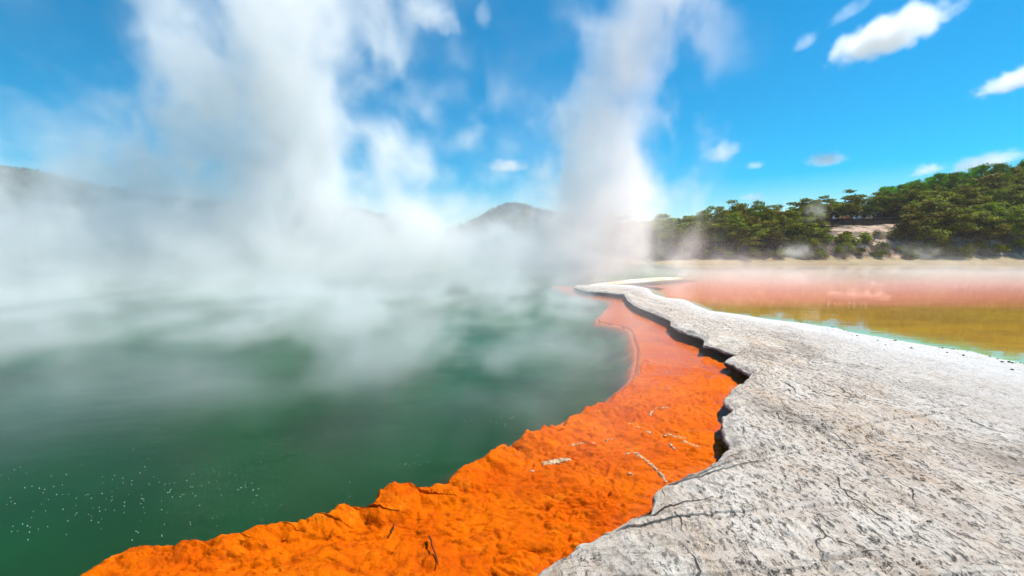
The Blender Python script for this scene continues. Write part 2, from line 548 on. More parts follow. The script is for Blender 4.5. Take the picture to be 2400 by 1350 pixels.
# ------------------------------------------------------------------ terrace
def build_terrace():
    pairs = [((1346, 671), (1352, 669)), ((1464, 687), (1515, 675)), ((1527, 728), (1600, 701)), ((1653, 790), (1800, 748)), ((1764, 869), (2001, 780)),
             ((1696, 988), (2203, 814)), ((1541, 1139), (2700, 905)), ((1235, 1348), (4200, 1180)), ((700, 2000), (6000, 1560))]
    a, b = pair_rows(LEDGE, BANK, pairs, 2.6)
    n = len(a)
    t = np.concatenate([np.linspace(0, .03, 8, endpoint=False), np.linspace(.03, 1, 290)])
    # photo-space interpolation only chooses where the mesh is dense; the points are then placed on the rock's real level
    a0 = a.copy()
    jit = fbm(np.stack([a[:, 0] * .035, a[:, 1] * .035, np.zeros(n)], -1), 3) * 5.0 * np.clip((a[:, 1] - 690) / 250, .12, 1)
    jit += fbm(np.stack([a[:, 0] * .13, a[:, 1] * .13, np.ones(n)], -1), 3) * 4.0 * np.clip((a[:, 1] - 700) / 250, .1, 1)
    a0[:, 0] += jit
    Ztop = .205 + .04 * fbm(np.stack([a[:, 0] * .02, a[:, 1] * .02, np.full(n, 3.)], -1), 2)
    px = a0[:, None, 0] * (1 - t) + b[:, None, 0] * t
    py = a0[:, None, 1] * (1 - t) + b[:, None, 1] * t
    zt = Ztop[:, None] * (1 - t) ** 1.2 + .06 * np.sin(np.pi * t) * (1 - t) + .012 * t
    P = unproj(px, py, zt)
    # cap the reach of the far right rows
    d0 = np.linalg.norm(P[:, :, :2] - P[:, :1, :2], axis=2)
    from mathutils.kdtree import KDTree
    seg = P[:, 0, :2]; L_ = np.concatenate([[0], np.cumsum(np.linalg.norm(np.diff(seg, axis=0), axis=1))])
    ss_ = np.arange(0, L_[-1], .012)
    ed_ = np.stack([np.interp(ss_, L_, seg[:, 0]), np.interp(ss_, L_, seg[:, 1])], 1)
    kd = KDTree(len(ed_))
    for i_, e_ in enumerate(ed_): kd.insert((e_[0], e_[1], 0), i_)
    kd.balance()
    for j_ in range(130):
        for i_ in range(n):
            if d0[i_, j_] < 1.6: d0[i_, j_] = kd.find((P[i_, j_, 0], P[i_, j_, 1], 0))[2]
    edge = sstep(0, .10, d0) * sstep(0, .03, 1 - t)[None]
    xy = P[..., :2]
    q = np.concatenate([xy, np.zeros(xy.shape[:2] + (1,))], -1)
    w1 = fbm(q * 1.1, 4) * .035
    qs = q * np.array([1., .33, 1.])
    w2 = fbm(qs * 4.5 + 5, 5) * .020
    rid = np.abs(fbm(qs * 7 + 9, 3)); w3 = -.022 * np.exp(-(rid / .05) ** 2)
    w4 = fbm(qs * 22 + 2, 3) * .010
    P[..., 2] += edge * (w1 + w2 + w3 * .6 + w4)
    # a rounded, lobed lip: the rock drops over its last centimetres
    lob = .045 * fbm(q * 5.5 + 31, 4)
    P[..., 2] -= (.045 * np.exp(-(d0 / .045) ** 2)) - lob * np.exp(-(d0 / .16) ** 2)
    # long cracks
    for crack in ([(1795, 1232), (1850, 1262), (1905, 1300), (1960, 1312), (2030, 1296), (2100, 1345), (2150, 1400)],
                  [(1790, 1180), (1840, 1222), (1900, 1275), (1960, 1340), (2000, 1400)],
                  [(2330, 960), (2200, 950), (2080, 972), (1990, 1000)], [(1600, 1105), (1640, 1128), (1700, 1140)],
                  [(1840, 960), (1930, 1010), (2030, 1060), (2130, 1085)], [(2050, 1120), (2110, 1150), (2170, 1215)]):
        C = unproj([c[0] for c in crack], [c[1] for c in crack], .18)[:, :2]
        best = np.full(xy.shape[:2], 9.)
        wob = np.stack([fbm(q * 9 + 3, 2), fbm(q * 9 + 8, 2)], -1) * .035
        for k in range(len(C) - 1):
            e = C[k + 1] - C[k]; l2 = e @ e
            s = np.clip(((xy + wob - C[k]) @ e) / l2, 0, 1)
            best = np.minimum(best, np.linalg.norm(xy + wob - C[k] - s[..., None] * e, axis=-1))
        P[..., 2] -= .035 * np.exp(-(best / .013) ** 2) * edge
    # ledge cross-section and the run-out under the shallow pool
    nrm = outward(P[:, 0])
    prof = [(-.42, -.46), (-.40, -.30), (-.36, -.20), (-.28, -.13), (-.15, -.10), (-.05, -.085), (.0, -.066), (.018, -.046), (.018, -.026), (.009, -.009)]
    cols = []
    dist = np.linalg.norm(P[:, 0, :2], axis=1)
    depthk = np.clip(.75 + .9 * fbm(np.stack([P[:, 0, 0] * 2.2, P[:, 0, 1] * 2.2, np.full(n, 7.)], -1), 3), .35, 1.5)
    for o, dz in prof:
        c = P[:, 0].copy()
        oo = o * (depthk if o < 0 else 1.) + .012 * fbm(np.stack([c[:, 0] * 14, c[:, 1] * 14, np.full(n, dz * 60)], -1), 3)
        c[:, :2] += nrm * np.asarray(oo)[:, None]
        c[:, 2] += dz
        cols.append(c)
    nr = outward(P[:, -1], left=False)
    out = []
    for o, dz in ((.12, -.03), (.5, -.12), (1.2, -.4)):
        c = P[:, -1].copy(); c[:, :2] += nr * o; c[:, 2] += dz; out.append(c)
    G = np.stack(cols + [P[:, k] for k in range(P.shape[1])] + out, 1)
    tt = np.concatenate([np.zeros(len(prof)), t, np.ones(3)])
    # behind the photographer the rock carries on
    last = G[-1]
    rows = [last + (np.array([-1.0, -1.2, 0]) * k + np.array([0, 0, 0]))[None] * np.linspace(1, .5, last.shape[0])[:, None] for k in (.5, 1.2, 2.5, 5, 9)]
    G = np.concatenate([G, np.stack(rows)], 0)
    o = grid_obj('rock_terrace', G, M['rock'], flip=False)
    at = o.data.attributes.new('bank', 'FLOAT', 'POINT')
    at.data.foreach_set('value', np.tile(tt, G.shape[0]).astype(np.float32))
    tag(o, 'pale grey weathered sinter terrace with streaked surface between green and ochre pools', 'rock terrace', kind='structure')
    return G, len(prof)


TER, NPROF = build_terrace()


# ------------------------------------------------------------------ orange shelf
def build_shelf():
    pairs = [((1300, 669), (1346, 671)), ((1428, 699), (1464, 687)), ((1404, 744), (1545, 734)), ((1490, 781), (1628, 780)), ((1502, 836), (1727, 826)),
             ((1462, 909), (1744, 888)), ((1333, 988), (1696, 988)), ((1200, 1054), (1655, 1085)), ((1054, 1140), (1538, 1164)), ((867, 1207), (1424, 1228)),
             ((667, 1252), (1235, 1348)), ((400, 1292), (1030, 1520)), ((200, 1348), (900, 1700)), ((-900, 2100), (700, 2000))]
    a, b = pair_rows(RIM, LEDGE, pairs, 2.6)
    n = len(a)
    b = b + (b - a) / (np.linalg.norm(b - a, axis=1)[:, None] + 1e-6) * np.clip((b[:, 1:] - 660) * .12, 1, 60)   # tucked under the ledge
    far = np.clip((a[:, 1] - 700) / 300, .1, 1)
    a = a + np.stack([fbm(np.stack([a[:, 0] * .03, a[:, 1] * .03, np.full(n, c)], -1), 3) for c in (1., 4.)], 1) * (8 * far)[:, None]
    t = np.linspace(0, 1, 230)
    px = a[:, None, 0] * (1 - t) + b[:, None, 0] * t
    py = a[:, None, 1] * (1 - t) + b[:, None, 1] * t
    P = unproj(px, py, 0 * px)
    xy = P[..., :2]
    q = np.concatenate([xy, np.zeros(xy.shape[:2] + (1,))], -1)
    d0 = np.linalg.norm(xy - xy[:, :1], axis=2)
    d1 = np.linalg.norm(xy - xy[:, -1:], axis=2)
    near = sstep(9.0, 3.6, P[..., 1])                          # the near end stands just clear of the water
    base = -.022 + .042 * near - .05 * near * np.exp(-(d1 / .25) ** 2)
    rim = .025 * near * np.exp(-(d0 / .14) ** 2) * (1.0 + 1.2 * fbm(q * 4.2 + 3, 2))
    fold = fbm(q * 2.0, 4) * .024
    wv = np.stack([fbm(q * 3 + 1, 2), fbm(q * 3 + 6, 2)], -1) * .9
    dome = lambda c, r: np.sqrt(np.clip(r * r - c * c, 0, 1))
    cell = worley(np.concatenate([xy * 5.5 + wv, q[..., 2:]], -1), 3)
    cell2 = worley(np.concatenate([xy * 13 + wv * 2, q[..., 2:]], -1), 9)
    cell3 = worley(np.concatenate([xy * 24 + wv * 2.5, q[..., 2:]], -1), 15)
    patch = sstep(-.12, .2, fbm(q * 1.1 + 12, 3)); patch2 = sstep(-.05, .2, fbm(q * 1.6 + 32, 3))
    lumps = (.050 * dome(cell, .5) * patch2 + .034 * dome(cell2, .46) * patch + .010 * dome(cell3, .45) * (1 - .6 * patch2)) * (.22 + .78 * near)
    rid = np.abs(fbm(np.stack([xy[..., 0] * 1.2 + xy[..., 1] * .8, xy[..., 1] * 3.4 - xy[..., 0] * 1.2, q[..., 2]], -1) + 20, 3))
    furrow = -.016 * np.exp(-(rid / .03) ** 2)
    fine = fbm(q * 17 + 4, 3) * .009
    mound = 0 * base
    for mx_, my_, r_, h_ in ((330, 1304, .16, .02), (450, 1294, .10, .025), (540, 1282, .12, .03), (620, 1262, .11, .045), (700, 1250, .10, .04), (790, 1232, .15, .05), (910, 1192, .19, .10), (960, 1182, .12, .05),
                             (1015, 1168, .14, .06), (1085, 1128, .18, .08), (1150, 1088, .17, .075), (1185, 1080, .10, .05), (1250, 1046, .19, .075), (1300, 1028, .16, .06), (1345, 1000, .18, .05), (1400, 966, .2, .03)):
        m_ = unproj(mx_, my_, 0.)
        rr = np.hypot(xy[..., 0] - m_[0], xy[..., 1] - m_[1]) + .05 * fbm(q * 7 + 2, 3)
        mound = np.maximum(mound, h_ * np.sqrt(np.clip(1 - (rr / (r_ * 1.25)) ** 2, 0, 1)))
    sp1 = worley_sparse(np.concatenate([xy * np.array([8., 10.]) + wv * 1.2, q[..., 2:]], -1), 41, .34)
    sp2 = worley_sparse(np.concatenate([xy * np.array([15., 20.]) + wv * 1.6, q[..., 2:]], -1), 57, .34)
    sp3 = worley_sparse(np.concatenate([xy * np.array([11., 15.]) + wv * 1.5, q[..., 2:]], -1), 83, .22)
    lumps = lumps * .8 + (.036 * dome(sp1, .42) + .030 * dome(sp2, .45) * patch - .042 * dome(sp3, .30)) * (.15 + .85 * near)
    P[..., 2] = base + rim + mound + fold * (.4 + .6 * near) + lumps + furrow * (.4 + .6 * near) + fine * (.3 + .7 * near)
    rise = sstep(-.01, .07, d0 + .03 * fbm(q * 9 + 44, 2))
    rise = 1 - (1 - rise) * near
    P[..., 2] = P[..., 2] * rise - (.012 * near + .055 * (1 - near)) * (1 - rise)
    P[..., 2] = np.where(d1 < .2, np.minimum(P[..., 2], .03), P[..., 2])
    def smooth_row(c, sig):
        r = int(sig * 3); k = np.exp(-.5 * (np.arange(-r, r + 1) / sig) ** 2); k /= k.sum()
        pad = np.concatenate([2 * c[:1] - c[r:0:-1], c, 2 * c[-1:] - c[-2:-r - 2:-1]])
        return np.stack([np.convolve(pad[:, j], k, 'valid') for j in range(3)], 1)
    cols = []
    for o, dz in ((.02, -.30), (.04, -.16), (.05, -.075), (.035, -.03), (.012, -.006)):
        c = smooth_row(P[:, 0], 2 + 60 * min(o, 1.0))
        nr = outward(smooth_row(P[:, 0], 10 + 70 * min(o, 1.0)))
        w_ = min(1, o / .12)
        c = P[:, 0] * (1 - w_) + c * w_
        wide = 1 + .6 * sstep(4, 9, c[:, 1]) + .9 * np.exp(-((a[:, 0] - 1240) / 170) ** 2) * sstep(880, 980, a[:, 1])
        k = .05 * fbm(np.stack([c[:, 0] * 2.5, c[:, 1] * 2.5, np.full(n, o * 2)], -1), 3)
        c[:, :2] += nr * ((o * wide + k * min(1, o * 4)))[:, None]; c[:, 2] = np.minimum(c[:, 2], .02) * np.exp(-o * 3) + dz
        cols.append(c)
    G = np.concatenate([np.stack(cols, 1), P], 1)
    o = grid_obj('orange_shelf', G, M['shelf'])
    tag(o, 'bright orange lumpy mineral shelf between green water and grey rock ledge', 'mineral shelf', kind='structure')
    return G


SHELF = build_shelf()
SPROF = 5


def shelf_z(px, py):
    """world point on the shelf nearest to a photo pixel's ground point"""
    w = unproj(px, py, 0.02)
    d = (SHELF[..., 0] - w[0]) ** 2 + (SHELF[..., 1] - w[1]) ** 2
    k = np.unravel_index(np.argmin(d), d.shape)
    return Vector((w[0], w[1], SHELF[k][2]))


# ------------------------------------------------------------------ ground with hills, one sheet to the horizon
def ridge_right(u):
    return np.interp(u, [-1.5, -.3, .1, .27, .34, .40, .47, .56, .63, .72, .84, .94, 1.125, 1.4, 2.2], [1.5, 2., 2.3, 2.4, 2.4, 3.0, 6.0, 4.8, 6.0, 7.6, 8.2, 10.0, 12.6, 15., 18.])


def ground_z(x, y):
    x, y = np.asarray(x, float), np.asarray(y, float)
    q = np.stack([x, y, 0 * x], -1)
    e = ((np.abs(x - 5) / 98) ** 6 + (np.abs(y - 26) / 36) ** 6) ** (1 / 6)
    e = e + .035 * fbm(q * .06, 3) * sstep(.7, 1, e)
    z = -1.1 + 1.55 * sstep(.95, 1.03, e)
    u = np.where(y > 5, x / np.maximum(y, 5), 0)
    s = np.clip((y - 63.5) / 26, 0, 1)
    z = z + np.where(y > 5, ridge_right(u) * (1 - (1 - s) ** 2), 0) * sstep(1.0, 1.06, e)
    z = z + .35 * fbm(q * .25, 4) * sstep(1.02, 1.1, e) * np.clip(z, 0, 1)
    z = z - 9 * sstep(95, 300, y) * (np.clip(z, 0, 9) / 9)
    return z


def build_ground():
    rr = np.concatenate([np.linspace(1, 56, 30, endpoint=False), np.linspace(56, 110, 90, endpoint=False), np.geomspace(110, 2900, 40)])
    th = np.linspace(0, 2 * np.pi, 360, endpoint=False)
    R, T = np.meshgrid(rr, th, indexing='ij')
    X, Y = R * np.sin(T), R * np.cos(T)
    P = np.stack([X, Y, ground_z(X, Y)], -1)
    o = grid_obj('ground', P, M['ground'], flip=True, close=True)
    tag(o, 'tan sandy far shore and bare slope under the trees', 'ground', kind='structure')


build_ground()


def build_hill(name, label, prof, depth, width, seed):
    """a wooded ridge: skyline given as (photo px, photo py) at one depth, falling to both sides"""
    us = np.array([(p[0] - 1200) / F for p in prof])
    zs = np.array([lift(p[0], p[1], depth).z for p in prof]) - depth * .012
    uu = np.linspace(us[0], us[-1], 160)
    vv = np.linspace(-1, 1, 40)
    U, V = np.meshgrid(uu, vv, indexing='ij')
    Y = depth + V * width
    X = U * depth * (1 + 0 * V)
    Z = np.interp(U, us, zs) * np.cos(V * np.pi / 2) ** 1.3 - .5
    q = np.stack([X, Y, 0 * X], -1)
    Z = Z + fbm(q * (8 / depth), 4) * depth * .006 * np.clip(Z / 10, 0, 1)
    o = grid_obj('hill', np.stack([X, Y, Z], -1), M['ground'], flip=True)
    tag(o, label, 'hill', kind='structure')
    # the wood on it reads as one mass
    rng = np.random.default_rng(seed)
    n = 5200
    iu, iv = rng.integers(0, 160, n), rng.integers(4, 30, n)
    c = np.stack([X[iu, iv], Y[iu, iv], Z[iu, iv]], -1) + rng.normal(size=(n, 3)) * np.array([depth * .006, depth * .006, 0])
    k = 22
    s = depth * .006
    pts = np.repeat(c, k, 0) + rng.normal(size=(n * k, 3)) * np.array([s * .36, s * .36, s * .36]) + np.array([0, 0, s * .35])
    f = quads_obj('forest', leaf_quads(pts, .5, s * .22, rng), M['far'])
    tag(f, label.replace('ridge', 'forest').replace('hill', 'forest') + ' covering its slope', 'forest', kind='stuff')


build_hill('hill', 'long dark ridge fading into steam at far left', [(-900, 380), (-400, 350), (0, 372), (100, 386), (200, 411), (300, 432), (400, 447), (480, 458), (600, 468), (830, 474), (900, 492), (950, 500), (1010, 520), (1060, 560)], 170, 60, 5)
build_hill('hill', 'distant small peaked hill between the two steam columns', [(1030, 545), (1090, 520), (1130, 499), (1165, 481), (1185, 471), (1205, 467), (1225, 471), (1245, 480), (1290, 489), (1340, 502), (1420, 518), (1520, 540), (1650, 560)], 420, 130, 6)


# ------------------------------------------------------------------ the pools
def mid_line():
    k = NPROF + 110
    return TER[:, k, :2]


def prism(name, outline, z0, z1, mat):
    bm = bmesh.new()
    top = [bm.verts.new((p[0], p[1], z1)) for p in outline]
    bot = [bm.verts.new((p[0], p[1], z0)) for p in outline]
    bm.faces.new(top); bm.faces.new(list(reversed(bot)))
    for k in range(len(top)):
        j = (k + 1) % len(top)
        bm.faces.new((top[k], bot[k], bot[j], top[j]))
    bmesh.ops.triangulate(bm, faces=[f for f in bm.faces if len(f.verts) > 4])
    bmesh.ops.recalc_face_normals(bm, faces=bm.faces)
    me = bpy.data.meshes.new(name); bm.to_mesh(me); bm.free()
    me.materials.append(mat)
    o = bpy.data.objects.new(name, me); COL.objects.link(o)
    return o


ML = mid_line()[::12]
bar_line = [tuple(unproj(x, y, 0)[:2]) for x, y in ((1400, 666), (1440, 661), (1500, 655), (1560, 650.5), (1610, 647))] + [(19., 48.), (21., 70.)]
div = [tuple(p) for p in ML[::-1]] + bar_line                # from behind the photographer to the far shore
hot = div + [(-110., 70.), (-110., -14.), (div[0][0] - 4, -14.)]
shl = [(p[0] + .02, p[1]) for p in div][::-1] + [(30., -14.), (120., -14.), (120., 70.)]
tag(prism('hot_pool_water', hot, -2.0, 0.0, M['water']), 'steaming deep green hot pool water', 'water', kind='structure')
tag(prism('shallow_pool_water', shl, -1.6, -0.004, M['shallow']), 'still shallow ochre pool water reflecting trees', 'water', kind='structure')


def build_bed():
    """the pool floor: falls away from the shelf rim, then lies nearly level"""
    from mathutils.kdtree import KDTree
    rim = SHELF[:, SPROF - 3, :2]
    L = np.concatenate([[0], np.cumsum(np.linalg.norm(np.diff(rim, axis=0), axis=1))])
    ss = np.arange(0, L[-1], .02)
    R = np.stack([np.interp(ss, L, rim[:, 0]), np.interp(ss, L, rim[:, 1])], 1)
    pxr = np.interp(ss, L, np.interp(np.arange(len(rim)), np.arange(len(rim)), rim[:, 0]))
    T = np.gradient(R, axis=0); k = np.ones(21) / 21
    T = np.stack([np.convolve(np.pad(T[:, j], 10, mode='edge'), k, 'valid') for j in (0, 1)], 1)
    kd = KDTree(len(R))
    for i, r in enumerate(R): kd.insert((r[0], r[1], 0), i)
    kd.balance()
    xs = np.concatenate([np.linspace(-108, -9, 40, endpoint=False), np.arange(-9, 7, .06), np.linspace(7, 24, 12)])
    ys = np.concatenate([np.linspace(-14, .6, 12, endpoint=False), np.arange(.6, 9, .05), np.arange(9, 25, .12), np.linspace(25, 70, 30)])
    X, Y = np.meshgrid(xs, ys, indexing='ij')
    D = np.full(X.shape, 9.)
    C = np.zeros(X.shape)
    for i in range(X.shape[0]):
        for j in range(X.shape[1]):
            if -9.2 < X[i, j] < 7.1 and .4 < Y[i, j] < 25:
                _, q, d = kd.find((X[i, j], Y[i, j], 0))
                v = (X[i, j] - R[q, 0]) * T[q, 1] - (Y[i, j] - R[q, 1]) * T[q, 0]
                D[i, j] = d if v > 0 else -d
                C[i, j] = q
    q3 = np.stack([X, Y, 0 * X], -1)
    # the drop is abrupt near the viewer, gentle round the middle bulge and farther off
    qm = unproj(1240, 1034, 0.)
    w = .16 + .9 * np.exp(-((X - qm[0]) ** 2 + (Y - qm[1]) ** 2) / .75) + .55 * sstep(4.5, 8, Y)
    w = w * (1 + .7 * fbm(q3 * 1.7, 3))
    Dn = D + .10 * fbm(q3 * 3.1 + 8, 4) * sstep(0, .3, D)
    Z = np.where(D > -.03, -.03 - .004 * sstep(3.2, 7, Y) - .62 * (1 - np.exp(-np.clip(Dn, 0, 9) / w)), -.10 - .35 * sstep(0, .25, -D))
    Z = Z + .04 * fbm(q3 * .4, 3) * sstep(.5, 2, D)
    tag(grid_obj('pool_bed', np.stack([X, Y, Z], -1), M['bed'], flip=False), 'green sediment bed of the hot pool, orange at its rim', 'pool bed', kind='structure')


build_bed()


def build_ochre_bed():
    R = TER[:-5, -4, :2]                                          # the bank line
    pts = R[::6]
    far_y = 66.
    rows = []
    for p in pts:
        k = np.linspace(0, 1, 70) ** 2.2
        end = np.array([p[0] * 1.0 + (far_y - p[1]) * np.clip(p[0] / max(p[1], 3), .25, 1.6), far_y])
        end[0] = min(end[0], 110)
        q = p[None] * (1 - k[:, None]) + end[None] * k[:, None]
        d = np.linalg.norm(q - p, axis=1)
        z = .012 - .20 * (1 - np.exp(-d / 1.7)) - .10 * (1 - np.exp(-d / 9))
        rows.append(np.stack([q[:, 0], q[:, 1], z], -1))
    G = np.stack(rows)
    G[..., 2] += .012 * fbm(np.concatenate([G[..., :2] * 1.5, 0 * G[..., :1]], -1), 3)
    tag(grid_obj('pool_bed', G, M['ochre']), 'ochre and orange sediment bed of the shallow pool', 'pool bed', kind='structure')


build_ochre_bed()


def build_bar():
    """flat white sinter bar running from the terrace tip to the far shore"""
    cl = np.array([unproj(x, y, .05)[:2] for x, y in ((1380, 668), (1440, 661), (1500, 655), (1560, 650.5), (1610, 647))] + [(19., 48.), (21., 72.)])
    wd = np.array([.3, .6, 1.0, 1.2, .7, 1.2, 3.])
    L = np.concatenate([[0], np.cumsum(np.linalg.norm(np.diff(cl, axis=0), axis=1))])
    s = np.linspace(0, L[-1], 160)
    c = np.stack([np.interp(s, L, cl[:, 0]), np.interp(s, L, cl[:, 1])], 1)
    w = np.interp(s, L, wd)
    n = outward(np.concatenate([c, 0 * c[:, :1]], 1), left=False)
    k = np.linspace(-1, 1, 41)
    G = np.zeros((160, 41, 3))
    wob = 1 + .35 * fbm(np.stack([s * .25, s * 0, s * 0], -1), 3)
    G[..., :2] = c[:, None] + n[:, None] * (k[None, :, None] * (w * wob)[:, None, None])
    q = np.concatenate([G[..., :2], 0 * G[..., :1]], -1)
    G[..., 2] = .05 - .10 * np.abs(k)[None] ** 3 + .02 * fbm(q * .8, 4) - .10 * sstep(L[3], L[4], s)[:, None]
    m, nt, b = new_mat('white_sinter')
    p = geo_pos(nt)
    cc = mixc(nt, noise(nt, p, .6, 5, .6).ss(.40, .6), (.56, .43, .26), (.72, .69, .62))
    nt.links.new(cc.s, b.inputs['Base Color']); b.inputs['Roughness'].default_value = .9
    tag(grid_obj('sinter_bar', G, m), 'low white sinter bar between the pools below the right steam column', 'sinter bar', kind='structure')


build_bar()

# ------------------------------------------------------------------ trees
def limb(mb, a, d, l, r, rng, bend=.2, n=4):
    pts = [Vector(a)]
    d = Vector(d).normalized()
    for k in range(n):
        d = (d + Vector(rng.normal(size=3)) * bend).normalized()
        pts.append(pts[-1] + d * l / n)
    mb.tube(pts, [r * (1 - .75 * k / n) for k in range(n + 1)], 5)
    return pts


def make_tree(name, kind, seed):
    rng = np.random.default_rng(seed)
    root = empty(name)
    tr = MB()
    V = []
    if kind == 'olive':           # broad, flat layered crown on several limbs, about 4.6 m
        h = 4.6 * rng.uniform(.9, 1.1)
        st = limb(tr, (0, 0, -.4), (rng.normal() * .15, rng.normal() * .15, 1), h * .42 + .4, .13, rng, .12)
        clumps = []
        for k in range(9):
            a = k * 2.4 + rng.uniform(-.4, .4)
            o = st[rng.integers(2, 5)]
            e = limb(tr, o, (math.cos(a) * .9, math.sin(a) * .9, rng.uniform(.35, 1.25)), h * rng.uniform(.26, .46), .055, rng, .18)[-1]
            clumps.append((e, rng.uniform(.55, .95)))
        for k in range(9):
            a = rng.uniform(0, 6.28); r = rng.uniform(.2, 1.7)
            clumps.append((Vector((math.cos(a) * r, math.sin(a) * r, h * rng.uniform(.38, .9) * (1 - r * .08))), rng.uniform(.45, .85)))
        clumps.append((Vector((rng.normal() * .3, rng.normal() * .3, h * .93)), .7))
        for c, r in clumps:
            n = int(230 * r)
            p = rng.normal(size=(n, 3)); p /= np.linalg.norm(p, axis=1)[:, None]
            p *= (rng.uniform(.2, 1, n) ** .45)[:, None]
            p *= np.array([r * 1.15, r * 1.15, r * .42]) * (1 + .22 * rng.normal(size=(n, 1)))
            V.append(leaf_quads(p + np.array(c), 1.5, .15, rng))
        mat = M['olive'] if seed % 2 else M['green']
    elif kind == 'pine':          # taller, ragged conifer with rising tufts, about 7 m
        h = 7.2 * rng.uniform(.9, 1.1)
        st = limb(tr, (0, 0, -.5), (0, 0, 1), h * .92 + .5, .17, rng, .05, 8)
        for k in range(30):
            f = rng.uniform(.22, 1) ** .8
            a = k * 2.4
            o = st[min(8, int(f * 8))]
            ln = h * (.34 * (1 - f) ** .75 + .07) * rng.uniform(.7, 1.15)
            e = limb(tr, o, (math.cos(a), math.sin(a), rng.uniform(.15, .7)), ln, .04, rng, .14, 3)
            for c, rr in ((e[-1], .62), (e[-2], .5)):
                r = rr * rng.uniform(.75, 1.2)
                n = int(100 * r)
                p = rng.normal(size=(n, 3)) * np.array([r, r, r * .7]) * .5
                V.append(leaf_quads(p + np.array(c) + np.array([-.1, 0, .15]), .4, .17, rng, .35))
        mat = M['pine']
    elif kind == 'shrub':         # low rounded bush, about 1.7 m
        for k in range(6):
            limb(tr, (rng.normal() * .1, rng.normal() * .1, -.15), (rng.normal() * .6, rng.normal() * .6, 1), rng.uniform(.8, 1.3), .03, rng, .2)
        for k in range(9):
            a = rng.uniform(0, 6.28); rr = rng.uniform(0, .85); r = rng.uniform(.35, .6)
            c = np.array([math.cos(a) * rr, math.sin(a) * rr, rng.uniform(.3, 1.35) * (1 - .35 * rr)])
            n = int(190 * r)
            p = rng.normal(size=(n, 3)); p /= np.linalg.norm(p, axis=1)[:, None]
            p *= (rng.uniform(.2, 1, n) ** .5)[:, None] * np.array([r, r, r * .75]) * (1 + .2 * rng.normal(size=(n, 1)))
            V.append(leaf_quads(p + c, .6, .11, rng))
        mat = M['green']
    else:                         # grey half dead scrub: many bare branchlets, thin foliage
        for k in range(26):
            a = rng.uniform(0, 6.28)
            o = limb(tr, (rng.normal() * .15, rng.normal() * .15, -.1), (math.cos(a) * rng.uniform(.2, 1), math.sin(a) * rng.uniform(.2, 1), 1), rng.uniform(.8, 1.7), .022, rng, .25)
            p = rng.normal(size=(26, 3)) * .22
            V.append(leaf_quads(p + np.array(o[-1]), .3, .075, rng, .3))
        mat = M['grey']
    tr.build('trunk' if kind in ('olive', 'pine') else 'stem', M['bark'] if kind != 'grey' else M['grey'], root)
    quads_obj('crown' if kind in ('olive', 'pine') else 'foliage', np.concatenate(V), mat, root)
    return root


KINDS = {'olive': ('broad_tree', 7), 'pine': ('pine_tree', 5), 'shrub': ('green_shrub', 4), 'grey': ('grey_shrub', 4)}
PROTO = {k: [make_tree(nm, k, 100 + 10 * i + 3 * j) for j in range(n)] for i, (k, (nm, n)) in enumerate(KINDS.items())}
USED = {id(o): False for L in PROTO.values() for o in L}
PLACED = []


def plant(kind, u, y, scale, zone):
    x = u * y
    rng = random
    p = rng.choice(PROTO[kind])
    if not USED[id(p)]:
        USED[id(p)] = True; o = p
    else:
        o = copy_tree(p)
    o.location = (x, y, float(ground_z(x, y)) - .05)
    o.rotation_euler = (rng.uniform(-.07, .07), rng.uniform(-.07, .07), rng.uniform(0, 6.28))
    s = scale * rng.uniform(.85, 1.15)
    o.scale = (s * rng.uniform(.9, 1.15), s * rng.uniform(.9, 1.15), s)
    PLACED.append((o, kind, zone, u))


DECK_Y, DECK_U0, DECK_U1 = 76.0, (1922 - 1200) / F, (2118 - 1200) / F
def keep_clear(u, y, h):
    """the sight of the platform and of the bare slope under it stays open"""
    if DECK_U0 - .015 < u < DECK_U1 + .005 and y < DECK_Y + 1.6:
        if y > DECK_Y - 6.5: return False
        gz = float(ground_z(u * y, y))
        if (gz + h - H) / y > (588 - 560) / F: return False
    return True


def fill(kind, zone, u0, u1, y0, y1, n, scale, gap, h):
    made, tries = [], 0
    while len(made) < n and tries < n * 60:
        tries += 1
        u, y = random.uniform(u0, u1), random.uniform(y0, y1)
        if not keep_clear(u, y, h): continue
        if any((u * y - a) ** 2 + (y - b) ** 2 < gap * gap for a, b in made): continue
        made.append((u * y, y)); plant(kind, u, y, scale, zone)


random.seed(21)
fill('olive', 'front', .285, 1.25, 65.5, 69.5, 46, .92, 1.7, 3.6)
fill('olive', 'mid', .25, 1.3, 69.5, 77, 62, 1.05, 2.0, 4.6)
fill('olive', 'upper', .27, 1.32, 77, 86, 60, 1.0, 2.2, 4.8)
fill('pine', 'ridge', .80, 1.36, 80, 94, 74, .80, 2.1, 6.)
fill('olive', 'steam', .0, .27, 68, 80, 14, 1.1, 2.6, 4.8)
fill('shrub', 'shore', .28, 1.22, 63.9, 66.0, 38, .9, 1.3, 1.6)
fill('grey', 'shore', .28, 1.05, 63.7, 66.2, 30, .95, 1.2, 1.4)
for px, y, s in ((1905, 68.6, .9), (1935, 68.2, 1.15), (1962, 67.6, 1.3), (1990, 67.4, 1.25), (2020, 68.0, 1.2), (2100, 69, 1.2), (2125, 69.4, 1.3), (1985, 70.4, .8), (2052, 70.0, .7)):
    plant('shrub', (px - 1200) / F, y, s, 'slope')
for px, y, s in ((1900, 70, .9), (1925, 69.3, .9), (2060, 69., .9), (2078, 66.5, .8), (1945, 70.6, .8)):
    plant('grey', (px - 1200) / F, y, s, 'slope')
for L in PROTO.values():
    for o in L:
        if not USED[id(o)]:
            for c in list(o.children): bpy.data.objects.remove(c)
            bpy.data.objects.remove(o)


